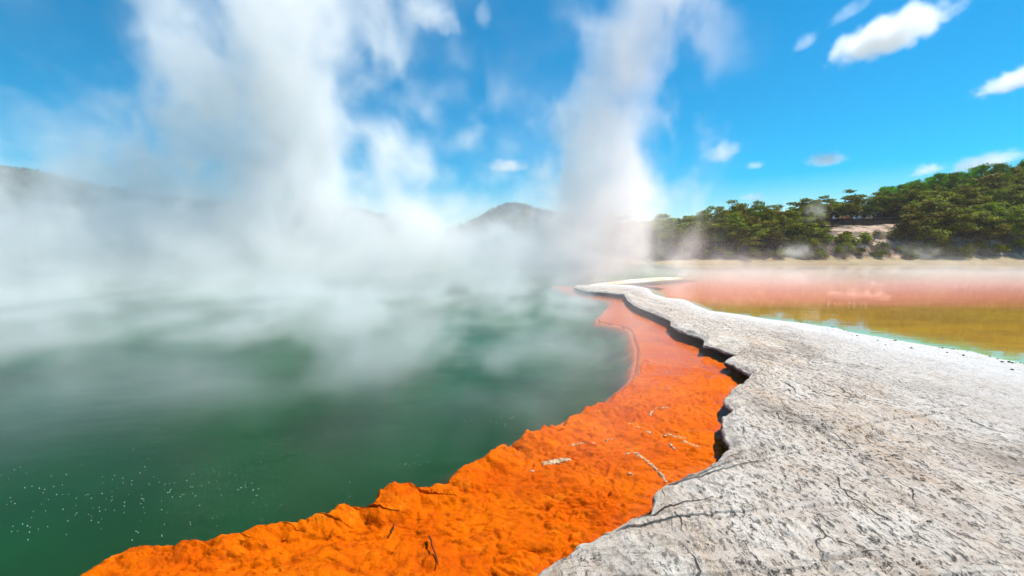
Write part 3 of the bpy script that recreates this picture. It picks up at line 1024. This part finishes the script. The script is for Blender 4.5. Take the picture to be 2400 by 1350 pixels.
def nth(k):
    return f"{k}{'th' if 10 <= k % 100 <= 20 else {1: 'st', 2: 'nd', 3: 'rd'}.get(k % 10, 'th')}"


ZL = {('olive', 'front'): ('olive tree in the lowest row above the far shore', 'trees in the lowest row by the shore'),
      ('olive', 'mid'): ('layered olive tree half way up the wooded slope', 'trees half way up the slope'),
      ('olive', 'upper'): ('olive tree high on the slope below the skyline', 'trees high on the slope'),
      ('pine', 'ridge'): ('bright green pine on the right hand ridge', 'pines on the right ridge'),
      ('olive', 'steam'): ('tree half hidden behind the right steam column', 'trees behind the steam'),
      ('shrub', 'shore'): ('low green shrub at the sandy far shore', 'green shrubs on the far shore'),
      ('grey', 'shore'): ('grey half dead shrub at the sandy far shore', 'grey shrubs on the far shore'),
      ('shrub', 'slope'): ('green shrub on the bare slope under the viewing platform', 'shrubs below the platform'),
      ('grey', 'slope'): ('grey twiggy shrub on the bare slope under the viewing platform', 'grey shrubs below the platform')}
for key, (lab, grp) in ZL.items():
    L = sorted([r for r in PLACED if (r[1], r[2]) == key], key=lambda r: r[3])
    for k, r in enumerate(L):
        tag(r[0], f"{lab}, {nth(k + 1)} from left", 'tree' if key[0] in ('olive', 'pine') else 'shrub', grp)

# undergrowth fills the gaps between the trunks
def undergrowth():
    rng = np.random.default_rng(77)
    n = 30000
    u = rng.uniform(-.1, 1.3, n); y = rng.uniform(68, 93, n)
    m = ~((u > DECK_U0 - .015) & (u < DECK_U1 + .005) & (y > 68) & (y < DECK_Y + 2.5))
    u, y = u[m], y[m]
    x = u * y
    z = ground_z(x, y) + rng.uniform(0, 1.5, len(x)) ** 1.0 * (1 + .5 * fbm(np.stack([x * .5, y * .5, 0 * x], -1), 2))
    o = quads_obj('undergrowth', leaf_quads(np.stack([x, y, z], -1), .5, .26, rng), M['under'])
    tag(o, 'dark tangled undergrowth beneath the trees on the slope', 'undergrowth', kind='stuff')


undergrowth()

# ------------------------------------------------------------------ viewing platform and people
def platform():
    a = lift(1926, 530, DECK_Y); b = lift(2118, 533, DECK_Y - .6)
    d = (b - a); d.z = 0
    L = d.length; ang = math.atan2(d.y, d.x)
    z = 5.95
    root = empty('viewing_platform', (a.x, a.y, z), ang)
    m = MB()
    for k in range(14): m.box((L / 2, .12 + k * .17, -.04), (L + .2, .16, .05))
    m.build('deck', M['deck'], root)
    m = MB(); m.box((L / 2, 0, -.2), (L + .2, .06, .28)); m.build('fascia', M['timber'], root)
    m = MB(); m.box((L / 2, 2.35, -.6), (L + .2, .05, 1.0)); m.build('back_skirt', M['timber'], root)
    nb = 9
    for k in range(nb):
        x = L * k / (nb - 1)
        m = MB(); m.box((x, .03, .0), (.11, .11, 2.4)); m.build('post', M['timber'], root)
    for k in range(nb - 1):
        x0, x1 = L * k / (nb - 1) + .06, L * (k + 1) / (nb - 1) - .06
        m = MB()
        nsl = 15
        for j in range(nsl):
            m.box((x0 + (x1 - x0) * (j + .5) / nsl, .02, .55), ((x1 - x0) / nsl * .74, .025, 1.02))
        m.box(((x0 + x1) / 2, .05, .08), (x1 - x0, .03, .07)); m.box(((x0 + x1) / 2, .05, 1.02), (x1 - x0, .03, .07))
        m.build('railing_panel', M['timber'], root)
    m = MB(); m.box((L / 2, .03, 1.23), (L + .2, .16, .05)); m.build('handrail', M['rail'], root)
    tag(root, 'dark timber viewing platform with slatted railing on the wooded slope', 'platform')
    return root, a, d.normalized(), z, ang


PLAT, PA, PD, PZ, PANG = platform()


def person_mesh(pose, mats):
    """one continuous skinned body, facing -y, feet at z=0, 1.7 m tall"""
    a = pose
    J = {'pel': (0, 0, .93), 'sp': (0, .01, 1.15), 'ch': (0, .01, 1.36), 'nk': (0, 0, 1.48), 'hd': (0, -.02, 1.58), 'tp': (0, -.01, 1.70)}
    Rr = {'pel': .15, 'sp': .13, 'ch': .155, 'nk': .055, 'hd': .085, 'tp': .06}
    ed = [('pel', 'sp'), ('sp', 'ch'), ('ch', 'nk'), ('nk', 'hd'), ('hd', 'tp')]
    for s, n in ((-1, 'l'), (1, 'r')):
        st = a['step'] * s
        J.update({n + 'hip': (s * .1, 0, .86), n + 'kn': (s * .11, -st * .5, .48), n + 'an': (s * .11, st * .3, .08), n + 'to': (s * .12, st * .3 - .17, .04)})
        Rr.update({n + 'hip': .09, n + 'kn': .058, n + 'an': .042, n + 'to': .035})
        ed += [('pel', n + 'hip'), (n + 'hip', n + 'kn'), (n + 'kn', n + 'an'), (n + 'an', n + 'to')]
        e, h = (a['elbL'], a['handL']) if s < 0 else (a['elbR'], a['handR'])
        J.update({n + 'sh': (s * .19, .01, 1.40), n + 'el': (s * e[0], e[1], e[2]), n + 'wr': (s * h[0], h[1], h[2]), n + 'fi': (s * h[0], h[1] - .09, h[2] - .06)})
        Rr.update({n + 'sh': .062, n + 'el': .043, n + 'wr': .03, n + 'fi': .025})
        ed += [('ch', n + 'sh'), (n + 'sh', n + 'el'), (n + 'el', n + 'wr'), (n + 'wr', n + 'fi')]
    keys = list(J)
    me = bpy.data.meshes.new('person')
    me.from_pydata([J[k] for k in keys], [(keys.index(p), keys.index(q)) for p, q in ed], [])
    o = bpy.data.objects.new('person', me); COL.objects.link(o)
    md = o.modifiers.new('skin', 'SKIN'); sb = o.modifiers.new('sub', 'SUBSURF'); sb.levels = 1; sb.render_levels = 1
    for k, v in zip(keys, me.skin_vertices[0].data):
        v.radius = (Rr[k], Rr[k] * (.72 if k in ('pel', 'sp', 'ch') else 1))
        v.use_root = k == 'pel'
    dg = bpy.context.evaluated_depsgraph_get()
    em = bpy.data.meshes.new_from_object(o.evaluated_get(dg))
    bpy.data.objects.remove(o)
    em.name = 'person'
    em.materials.clear()
    for m in mats: em.materials.append(m)
    for p in em.polygons:
        z = p.center.z; x = abs(p.center.x)
        p.use_smooth = True
        p.material_index = 0 if z > 1.47 or (x > .2 and z < 1.12) else (1 if z > .92 else 2)
    return em


SKIN = mat_plain('skin', (.48, .30, .22), .6, .1)
CL = {k: mat_plain(k + '_cloth', c, .85, .12) for k, c in dict(red=(.55, .06, .04), orange=(.75, .30, .05), white=(.75, .75, .74), blue=(.30, .48, .68),
      yellow=(.62, .48, .16), pink=(.62, .32, .30), navy=(.03, .04, .09), khaki=(.25, .20, .13), black=(.02, .02, .02)).items()}
HAIR = {k: mat_plain(k + '_hair', c, .7, .2) for k, c in dict(dark=(.025, .018, .012), brown=(.10, .055, .03), blond=(.35, .24, .12)).items()}
P_RAIL = dict(step=.05, elbL=(.24, -.12, 1.16), handL=(.2, -.36, 1.22), elbR=(.25, -.12, 1.16), handR=(.2, -.36, 1.22))
P_STAND = dict(step=.08, elbL=(.26, .04, 1.14), handL=(.27, -.05, .90), elbR=(.26, .03, 1.14), handR=(.27, -.04, .90))
P_PHOTO = dict(step=.04, elbL=(.27, -.10, 1.22), handL=(.08, -.28, 1.50), elbR=(.27, -.10, 1.22), handR=(.08, -.28, 1.50))
PEOPLE = [(1937, 'red', 'navy', 'dark', P_STAND, 'person in a red top standing at the left end of the platform'),
          (1957, 'white', 'khaki', 'brown', P_RAIL, 'person in white beside the one in red at the railing'),
          (1972, 'orange', 'navy', 'dark', P_RAIL, 'person in orange leaning on the railing, left of another in orange'),
          (1981, 'orange', 'black', 'brown', P_PHOTO, 'person in orange holding both hands up to the face'),
          (1990, 'red', 'khaki', 'blond', P_RAIL, 'fair haired person in red at the railing'),
          (2002, 'white', 'navy', 'dark', P_RAIL, 'dark haired person in white leaning on the railing'),
          (2015, 'blue', 'black', 'brown', P_PHOTO, 'person in a pale blue shirt taking a picture from the railing'),
          (2033, 'yellow', 'navy', 'dark', P_RAIL, 'person in yellow leaning on the railing'),
          (2044, 'pink', 'khaki', 'brown', P_STAND, 'person in pink standing furthest right on the platform')]
for k, (px, sh, tr, hr, pose, lab) in enumerate(PEOPLE):
    me = person_mesh(pose, [SKIN, CL[sh], CL[tr]])
    o = bpy.data.objects.new('person', me); COL.objects.link(o)
    s = (lift(px, 520, DECK_Y).x - PA.x) / PD.x
    off = .50 if pose is not P_STAND else .75
    q = PA + PD * s + Vector((-PD.y, PD.x, 0)) * (off + .08 * math.sin(k * 2.1))
    o.location = (q.x, q.y, PZ - .015)
    o.rotation_euler = (0, 0, PANG + .25 * math.sin(k * 1.7))
    sc = 1 + .05 * math.sin(k * 3.3); o.scale = (sc, sc, sc)
    bm = bmesh.new(); bmesh.ops.create_icosphere(bm, subdivisions=2, radius=.108)
    for v in bm.verts:
        v.co.z *= 1.08
        if v.co.y < -.02 and v.co.z < .045: v.co.y = -.02
        if v.co.z < -.06: v.co *= .9
    hm = bpy.data.meshes.new('hair'); bm.to_mesh(hm); bm.free(); hm.materials.append(HAIR[hr])
    for p in hm.polygons: p.use_smooth = True
    h = bpy.data.objects.new('hair', hm); COL.objects.link(h); h.parent = o; h.location = (0, .015, 1.635)
    tag(o, lab, 'person', 'people on the viewing platform')

# ------------------------------------------------------------------ crusts, twigs, bubbles and pebbles
def crust_chain(pts, wid, label, seed):
    rng = np.random.default_rng(seed)
    W = [shelf_z(x, y) for x, y in pts]
    bm = bmesh.new()
    o0 = W[0].copy()
    for k in range(len(W) - 1):
        L = (W[k + 1] - W[k]).length
        n = max(2, int(L / .013))
        for j in range(n):
            c = W[k].lerp(W[k + 1], (j + rng.uniform(-.2, .2)) / n) - o0
            for _ in range(2):
                r = wid * rng.uniform(.22, .85)
                m = Matrix.Translation(c + Vector((rng.normal() * wid * .2, rng.normal() * wid * .38, r * .2 - wid * .05))) @ Matrix.Diagonal((r, r, r * .75, 1))
                ret = bmesh.ops.create_icosphere(bm, subdivisions=1, radius=1, matrix=m)
                for v in ret['verts']: v.co += Vector(rng.normal(size=3)) * r * .14
    me = bpy.data.meshes.new('sinter_crust'); bm.to_mesh(me); bm.free(); me.materials.append(M['crust'])
    o = bpy.data.objects.new('sinter_crust', me); COL.objects.link(o); o.location = o0
    tag(o, label, 'mineral crust', 'pale crusts on the orange shelf')


CR = [([(1466, 1062), (1490, 1068), (1515, 1081), (1535, 1097), (1550, 1108), (1562, 1120)], .022, 'longest curved ridge of pale beads reaching the rock ledge'),
      ([(1552, 1018), (1570, 1021), (1590, 1027), (1607, 1033)], .022, 'straight pale bead ridge, upper of two in line near the ledge'),
      ([(1604, 1040), (1625, 1045), (1645, 1050)], .020, 'straight pale bead ridge, lower of two in line near the ledge'),
      ([(1338, 1044), (1360, 1043), (1396, 1039)], .018, 'low pale ridge near the green water edge of the orange shelf'),
      ([(1422, 1033), (1438, 1030)], .018, 'short pale crust left of the small round ones on the shelf'),
      ([(1524, 975), (1529, 966)], .018, 'small upright pale crust, farthest on the orange shelf'),
      ([(1536, 959), (1543, 956)], .016, 'tiny pale crust beside the farthest upright one'),
      ([(1552, 962), (1566, 958)], .015, 'thin pale crust right of the farthest upright one'),
      ([(1472, 991), (1479, 994)], .014, 'tiny pale crust above the trail of three'),
      ([(1490, 1002), (1500, 1004)], .016, 'small pale crust in the trail running to the round one'),
      ([(1514, 1014), (1524, 1018)], .024, 'round pale crust left of the straight bead ridge'),
      ([(1570, 1049), (1580, 1056)], .020, 'forked pale crust below the straight bead ridge'),
      ([(1473, 1115), (1486, 1115)], .015, 'lone flat pale crust under the long curved ridge'),
      ([(1244, 1106), (1251, 1108)], .020, 'small yellowish crust left of the big crust cluster'),
      ([(1276, 1092), (1305, 1088), (1336, 1084)], .034, 'big yellow white crust cluster on the orange shelf')]
for k, (p, w, l) in enumerate(CR): crust_chain(p, w, l, 300 + k)
crust_big = None


def twig(a, b, r, label):
    A, B = shelf_z(*a), shelf_z(*b)
    A.z += .03; B.z += .034
    m = MB(); rng = np.random.default_rng(int(a[0]))
    pts = [A.lerp(B, k / 6) - A + Vector(rng.normal(size=3)) * .002 for k in range(7)]
    m.tube(pts, [r * (1 - .08 * k) for k in range(7)], 6)
    mid = pts[3]
    o = m.build('twig', M['twig'], None, True); o.location = A
    tag(o, label, 'twig', 'twigs on the orange shelf')


twig((1007, 1274), (1027, 1338), .006, 'straight dark twig lying on the orange shelf near the bottom edge')
twig((916, 1262), (926, 1234), .005, 'short dark twig lying by the mound at the water edge')


def bubbles():
    rng = np.random.default_rng(9)
    L = []
    for (cx, cy, sx, sy, n) in ((330, 1150, 190, 28, 95), (500, 1130, 90, 14, 30), (230, 1195, 160, 30, 40), (640, 1045, 30, 14, 14), (930, 1085, 45, 8, 14), (1140, 985, 30, 5, 16),
                                (120, 1250, 80, 20, 14), (360, 1040, 45, 10, 8), (700, 1140, 160, 30, 16), (60, 1180, 60, 40, 18)):
        L += [(rng.normal(cx, sx * 1.2), rng.normal(cy, sy * 1.35)) for _ in range(n)]
    bm = bmesh.new()
    for x, y in L:
        if y > 1275: continue
        w = unproj(x, y, 0)
        r = rng.uniform(.0014, .0030) * max(1, w[1] / 4)
        bmesh.ops.create_icosphere(bm, subdivisions=1, radius=r, matrix=Matrix.Translation((w[0], w[1], r * .3)))
    me = bpy.data.meshes.new('bubbles'); bm.to_mesh(me); bm.free()
    me.materials.append(mat_plain('bubble_foam', (.75, .78, .75), .3, .05))
    o = bpy.data.objects.new('bubbles', me); COL.objects.link(o)
    tag(o, 'tiny white gas bubbles scattered on the green water', 'bubbles', kind='stuff')


bubbles()


def gravel():
    rng = np.random.default_rng(19)
    R = TER[:-5]
    bm = bmesh.new()
    n = R.shape[0]
    py_rows = [k for k in range(n) if 4.5 < R[k, -4, 1] < 11.5]
    for _ in range(190):
        k = rng.choice(py_rows)
        p = R[k, -4].copy()
        d = rng.normal(.05, .12) if rng.random() < .7 else rng.normal(-.3, .5)
        p[0] += d * .6; p[1] += d
        col = np.argmin((R[k, :, 0] - p[0]) ** 2 + (R[k, :, 1] - p[1]) ** 2)
        z = max(R[k, col, 2], -.02) if d < 0 else -.012
        r = rng.uniform(.007, .02)
        m = Matrix.Translation((p[0], p[1], z + r * .2)) @ Matrix.Rotation(rng.uniform(0, 3), 4, 'Z') @ Matrix.Diagonal((r * 1.3, r, r * .6, 1))
        bmesh.ops.create_icosphere(bm, subdivisions=1, radius=1, matrix=m)
    me = bpy.data.meshes.new('gravel'); bm.to_mesh(me); bm.free(); me.materials.append(M['pebble'])
    o = bpy.data.objects.new('gravel', me); COL.objects.link(o)
    tag(o, 'small dark gravel strewn along the bank of the ochre pool', 'gravel', kind='stuff')


gravel()

# ------------------------------------------------------------------ steam and clouds: real volumes
def mat_vol(name, color, dens, g):
    m, nt, b = new_mat(name)
    nt.nodes.remove(b)
    v = nt.nodes.new('ShaderNodeVolumePrincipled')
    v.inputs['Color'].default_value = (*color, 1)
    v.inputs['Density'].default_value = dens
    v.inputs['Anisotropy'].default_value = g
    nt.links.new(v.outputs[0], nt.nodes['Material Output'].inputs['Volume'])
    return m


STEAM = mat_vol('steam', (1, .994, .982), 1.0, .1)
CLOUD = mat_vol('cloud', (1, 1, 1), 1.0, .4)


def volume(name, lo, hi, vox, fn, mat, step, label, cat, group=None, kind='stuff'):
    """a fog grid filled from a formula of world position: fn(nt, pos, x, y, z) -> density"""
    lo, hi = np.array(lo, float), np.array(hi, float)
    c = (lo + hi) / 2
    c[2] = lo[2]
    vd = bpy.data.volumes.new(name)
    o = bpy.data.objects.new(name, vd); COL.objects.link(o)
    o.location = c
    nt = bpy.data.node_groups.new(name, 'GeometryNodeTree')
    nt.interface.new_socket('Geometry', in_out='OUTPUT', socket_type='NodeSocketGeometry')
    out = nt.nodes.new('NodeGroupOutput')
    vc = nt.nodes.new('GeometryNodeVolumeCube')
    P = E(nt, nt.nodes.new('GeometryNodeInputPosition').outputs[0])
    W = vmath(nt, 'ADD', P, tuple(c))
    x, y, z = sep(nt, W)
    d = fn(nt, W, x, y, z)
    # fade at the walls of the grid
    put(nt, vc.inputs['Density'], d)
    vc.inputs['Min'].default_value = tuple(lo - c); vc.inputs['Max'].default_value = tuple(hi - c)
    for k, ax in enumerate('XYZ'):
        vc.inputs['Resolution ' + ax].default_value = max(4, int((hi[k] - lo[k]) / (vox[k] if hasattr(vox, '__len__') else vox)))
    sm = nt.nodes.new('GeometryNodeSetMaterial'); sm.inputs['Material'].default_value = mat
    nt.links.new(vc.outputs[0], sm.inputs[0]); nt.links.new(sm.outputs[0], out.inputs[0])
    md = o.modifiers.new('fill', 'NODES'); md.node_group = nt
    vd.materials.append(mat)
    vd.render.space = 'WORLD'; vd.render.step_size = step
    tag(o, label, cat, group, kind)
    return o


def fade(nt, v, a, b, w):
    return v.ss(a, a + w) * v.ss(b, b - w)


def billow(nt, W, scale, warp=.8, detail=4, rough=.55, squash=(1, 1, 1)):
    V = vmath(nt, 'MULTIPLY', W, squash)
    n = nt.nodes.new('ShaderNodeVectorMath'); n.operation = 'SCALE'
    put(nt, n.inputs[0], vmath(nt, 'SUBTRACT', noise(nt, V, scale * .7, 2, .5, color=True), (.5, .5, .5)))
    n.inputs['Scale'].default_value = warp / scale
    return noise(nt, vmath(nt, 'ADD', V, E(nt, n.outputs[0])), scale, detail, rough)


def column(cx, cy, keys, core, thr=.42, scale=.16, seed=0., veils=()):
    """keys: (z, dx, radius, strength) up the column"""
    def fn(nt, W, x, y, z):
        def curve(k):
            n = nt.nodes.new('ShaderNodeFloatCurve')
            return n
        def pw(col):
            e = None
            for (z0, *a), (z1, *b) in zip(keys[:-1], keys[1:]):
                seg = z.lin(z0, z1, 0., b[col] - a[col])
                e = seg + (keys[0][1 + col] if e is None else 0.) if e is None else e + seg
            return e
        dx = x - cx - pw(0)
        dy = (y - cy) * 1.7
        nz = billow(nt, vmath(nt, 'ADD', W, (seed, seed * .7, 0)), scale, 1.9, 8, .66, (1, .8, .7))
        low = noise(nt, vmath(nt, 'ADD', W, (seed, 40., 3.)), scale * .55, 2, .5)
        n = (nz - .5) * 5.4 + (low - .5) * 3.8
        r = pw(1)
        rr = ((dx * dx + dy * dy) ** .5) / r
        shp = rr.ss(1.45, .05)
        d = (shp * 1.5 + rr.ss(.8, .1) * .5 + n - thr).ss(0., 1.9) * rr.ss(1.6, 1.0) * pw(2)
        for (vx, vy, vz, rx, ry, rz, kk) in veils:          # torn wisps drifting off the column
            ex, ey, ez = (x - vx) / rx, (y - vy) / ry, (z - vz) / rz
            e = (ex * ex + ey * ey + ez * ez) ** .5
            d = d + (e.ss(1.2, .0) + n * 1.1 - .42).ss(0., 1.2) * e.ss(1.25, .8) * kk
        return d * core * z.ss(-.2, .8)
    return fn


def ring(px, py, depth):
    return lift(px, py, depth)


YA = 36.
zA = lambda py: lift(600, py, YA).z
xA = lambda px: lift(px, 400, YA).x
cA = xA(655)
kA = YA / F
vA = lambda px, py, w, h, k: (xA(px), YA, zA(py), w * kA, 4.5, h * kA, k)
volume('steam_column', (xA(-60), YA - 6.5, -.05), (xA(1230), YA + 6.5, zA(-60)), .26,
       column(cA, YA, [(0, xA(640) - cA, 15., .9), (zA(500), xA(645) - cA, 12.5, .95), (zA(400), xA(640) - cA, 10.6, .95), (zA(300), xA(640) - cA, 9.8, .9), (zA(200), xA(635) - cA, 10.2, .8), (zA(100), xA(635) - cA, 11.2, .55), (zA(-60), xA(640) - cA, 11., .34)], .55, .26, .24, 3.,
              [vA(980, 210, 230, 170, .13), vA(900, 370, 260, 140, .18), vA(200, 300, 330, 120, .13), vA(60, 420, 300, 80, .14), vA(420, 110, 110, 190, .16), vA(760, 40, 180, 130, .10)]),
       STEAM, 1.2, 'tall broad white steam column rising from the green pool on the left', 'steam', 'steam columns')
YB = 30.
zB = lambda py: lift(1450, py, YB).z
xB = lambda px: lift(px, 400, YB).x
cB = xB(1450)
kB = YB / F
vB = lambda px, py, w, h, k: (xB(px), YB, zB(py), w * kB, 3.2, h * kB, k)
volume('steam_column', (xB(1080), YB - 4.5, -.05), (xB(1800), YB + 4.5, zB(-60)), .22,
       column(cB, YB, [(0, xB(1385) - cB, 7.6, 1.), (zB(520), xB(1395) - cB, 6.6, 1.), (zB(420), xB(1425) - cB, 6.0, .95), (zB(320), xB(1440) - cB, 5.2, .9), (zB(200), xB(1445) - cB, 4.4, .75), (zB(60), xB(1492) - cB, 4.0, .60), (zB(-60), xB(1515) - cB, 4.4, .50)], .62, .26, .30, 11.,
              [vB(1640, 110, 120, 130, .11), vB(1610, 330, 130, 90, .24), vB(1290, 350, 120, 150, .12), vB(1230, 480, 190, 80, .2)]),
       STEAM, .9, 'narrower steam column rising beside the far end of the rock terrace', 'steam', 'steam columns')


def bank(nt, W, x, y, z):
    top = noise(nt, xyz(nt, x, y, 0.), .09, 3, .5).lin(.3, .7, 3.4, 9.5) + x.ss(-8., -40.) * 2.2
    nz = billow(nt, W, .22, 1.3, 7, .64, (1, 1, 1.1))
    env = (1. - (z / top)).mx(0.) ** .7
    reach = x.ss(10., 1.) * x.ss(-75., -60.) * y.ss(13., 31.) * y.ss(62., 54.)
    d = (env * .95 + (nz - .5) * 5.0 - .36).ss(0., 1.2)
    return d * reach * .26


volume('steam_bank', (-75, 10, -.05), (16, 62, 14), (.42, .42, .30), bank, STEAM, 1.7, 'low white steam bank drifting over the far side of the green pool', 'steam')


def near_mist(nt, W, x, y, z):
    nz = billow(nt, W, .50, 1.5, 7, .64, (1, .7, 1.))
    big = noise(nt, xyz(nt, x, y, 1.), .22, 2, .5)
    env = (z * -1.25).exp()
    reach = y.ss(2.4, 8.) * y.ss(24., 18.) * (x - y * .2).ss(1.6, -.8) * x.ss(-26., -20.)
    d = (env * .6 + (nz - .5) * 6.4 + (big - .5) * 3.4 - .16).ss(0., 1.5)
    return d * reach * env * .72


volume('mist', (-26, 2.4, -.04), (6, 24, 2.6), (.15, .16, .09), near_mist, STEAM, .5, 'thin wisps of steam curling low over the near green water', 'mist')


def ochre_mist(nt, W, x, y, z):
    nz = billow(nt, W, .20, 1.0, 4, .55, (.5, .6, 1.))
    env = (z * -1.1).exp()
    reach = y.ss(15., 26.) * y.ss(48., 36.) * (x - y * .26).ss(-1., 3.) * x.ss(85., 70.)
    d = (env * .8 + (nz - .5) * 2.6 - .22).mx(0.)
    return d * reach * env * .11


volume('mist', (4, 15, -.04), (86, 63, 3.2), (.7, .6, .3), ochre_mist, STEAM, .9, 'low salmon tinted steam layer hugging the far part of the ochre pool', 'mist')


def puff(px, py, depth, w, h, dens, label, seed, lean=0.):
    c = lift(px, py, depth)
    def fn(nt, W, x, y, z):
        dx = (x - c.x - (z - c.z) * lean) / w; dy = (y - c.y) / (w * .8); dz = (z - c.z) / h
        rr = (dx * dx + dy * dy + dz * dz) ** .5
        shp = rr.ss(1.1, .1)
        nz = billow(nt, vmath(nt, 'ADD', W, (seed, 0, 0)), .55, 1.0, 4, .55)
        return (shp + (nz - .5) * 5.0 - .50).ss(0., 1.4) * shp * dens
    volume('steam_puff', (c.x - w * 1.5, c.y - w, max(c.z - h * 1.2, -.05)), (c.x + w * 1.5, c.y + w, c.z + h * 1.3), .22, fn, STEAM, .6, label, 'steam', 'small steam puffs on the far shore')


puff(1905, 500, 66, 2.8, 3.0, .36, 'grey steam puff in front of the trees left of the platform', 2., .5)
puff(1865, 588, 60, 4.6, 2.0, .32, 'white steam puff over the shore below the trees, left of the bare slope', 5.)
puff(2160, 590, 62.5, 4.4, 1.7, .28, 'steam puff at the shore right of the bare slope', 9.)
puff(2066, 572, 65.2, 1.5, 1.5, .5, 'small steam puff on the bare slope', 14.)


def cloud(px, py, w, h, dens, label, seed, tilt=0., thr=.40):
    D = 1500.
    c = lift(px, py, D)
    k = D / F
    W2, H2 = w * k / 2, h * k / 2
    dep = min(W2, H2 * 2.2)
    def fn(nt, W, x, y, z):
        dx = (x - c.x) / W2; dy = (y - c.y) / dep; dz = (z - c.z - (x - c.x) * tilt) / H2
        dzz = dz.mx(0.) + dz.mn(0.) * 1.5
        rr = (dx * dx + dy * dy + dzz * dzz) ** .5
        shp = rr.ss(1.25, .1)
        sc = 1.6 / max(H2, W2 * .45)
        nz = billow(nt, vmath(nt, 'ADD', W, (seed * 531., 0, 0)), sc, .9, 5, .6)
        return (shp * 1.1 + (nz - .5) * 2.2 - thr).mx(0.) * shp.ss(.0, .25) * dens
    zt = abs(tilt) * W2
    lo = (c.x - W2 * 1.3, c.y - dep * 1.3, c.z - H2 * 1.3 - zt); hi = (c.x + W2 * 1.3, c.y + dep * 1.3, c.z + H2 * 1.3 + zt)
    volume('cloud', lo, hi, max(3.0, min(W2, H2) / 14), fn, CLOUD, 9.0, label, 'cloud', 'clouds in the blue sky', kind='thing')


cloud(2085, 85, 270, 130, .035, 'largest white cloud, high on the right', 1., .28)
cloud(2385, 190, 170, 75, .035, 'white cloud cut by the right edge of the picture', 2., .3)
cloud(1886, 102, 70, 60, .010, 'small thin cloud left of the largest cloud', 3., .4)
cloud(1990, 30, 110, 60, .005, 'faint torn cloud above and left of the largest cloud', 4., .5)
cloud(1003, 32, 190, 105, .016, 'ragged white cloud high between the steam columns', 5., -.25)
cloud(1132, 40, 60, 105, .010, 'thin upright cloud beside the ragged cloud at the top', 6.)
cloud(1186, 391, 120, 46, .03, 'small flat cloud low between the steam columns', 7.)
cloud(1690, 362, 100, 75, .016, 'broken cloud just right of the right steam column', 8., .2)
cloud(1768, 389, 55, 28, .02, 'tiny cloud right of the broken cloud', 9.)
cloud(1936, 376, 105, 48, .03, 'small white cloud above the middle of the wooded slope', 10.)
cloud(1766, 463, 80, 30, .022, 'flat small cloud just over the treetops near the steam', 11.)
cloud(2172, 400, 80, 44, .022, 'small cloud resting on the ridge where the pines begin', 12., .2)
cloud(2310, 382, 200, 60, .022, 'long cloud peeping over the pine ridge', 13., .2)
cloud(432, 384, 150, 36, .008, 'faint flat cloud left of the left steam column', 14.)

def haze():
    m, nt, b = new_mat('haze')
    nt.nodes.remove(b)
    v = nt.nodes.new('ShaderNodeVolumePrincipled')
    v.inputs['Color'].default_value = (.93, .97, 1, 1); v.inputs['Density'].default_value = .00028
    nt.links.new(v.outputs[0], nt.nodes['Material Output'].inputs['Volume'])
    bx = MB(); bx.box((0, 0, 25), (6100, 6100, 90))
    o = bx.build('haze', m)
    tag(o, 'thin pale air fading the distant hills', 'haze', kind='stuff')


haze()

# ------------------------------------------------------------------ light, sky, camera
SUN_EL, SUN_AZ = rad(58), rad(74)             # azimuth clockwise from straight ahead
sd = Vector((math.sin(SUN_AZ) * math.cos(SUN_EL), math.cos(SUN_AZ) * math.cos(SUN_EL), math.sin(SUN_EL)))
ld = bpy.data.lights.new('sun', 'SUN'); ld.energy = 5.0; ld.angle = rad(.55); ld.color = (1, .94, .85)
lo = bpy.data.objects.new('sun', ld); COL.objects.link(lo)
lo.rotation_euler = sd.to_track_quat('Z', 'Y').to_euler()
lo.location = (30, 10, 40)

w = bpy.data.worlds.new('World'); SC.world = w; w.use_nodes = True
nt = w.node_tree
bg = nt.nodes['Background']
sky = nt.nodes.new('ShaderNodeTexSky'); sky.sky_type = 'NISHITA'; sky.sun_disc = False
sky.sun_elevation = SUN_EL; sky.sun_rotation = SUN_AZ
sky.air_density = 1.0; sky.dust_density = .2; sky.ozone_density = 2.5
hs = nt.nodes.new('ShaderNodeHueSaturation'); hs.inputs['Saturation'].default_value = 2.0; hs.inputs['Hue'].default_value = .487
nt.links.new(sky.outputs[0], hs.inputs['Color'])
nt.links.new(hs.outputs[0], bg.inputs[0]); bg.inputs[1].default_value = .105

cd = bpy.data.cameras.new('camera'); cam = bpy.data.objects.new('camera', cd); COL.objects.link(cam)
cd.lens = 16; cd.sensor_width = 36; cd.sensor_fit = 'HORIZONTAL'; cd.clip_start = .05; cd.clip_end = 20000
cam.location = (0, 0, H); cam.rotation_euler = (math.pi / 2 - PITCH, 0, 0)
SC.camera = cam

SC.render.engine = 'CYCLES'
cy = SC.cycles
cy.use_denoising = True
cy.use_adaptive_sampling = True; cy.adaptive_threshold = .03
cy.max_bounces = 12; cy.diffuse_bounces = 2; cy.glossy_bounces = 2; cy.transmission_bounces = 2; cy.transparent_max_bounces = 12
cy.volume_bounces = 8
cy.volume_step_rate = 1.0; cy.volume_max_steps = 256
cy.caustics_reflective = False; cy.caustics_refractive = False
SC.view_settings.view_transform = 'Standard'; SC.view_settings.look = 'None'
SC.view_settings.exposure = .48; SC.view_settings.gamma = 1.0
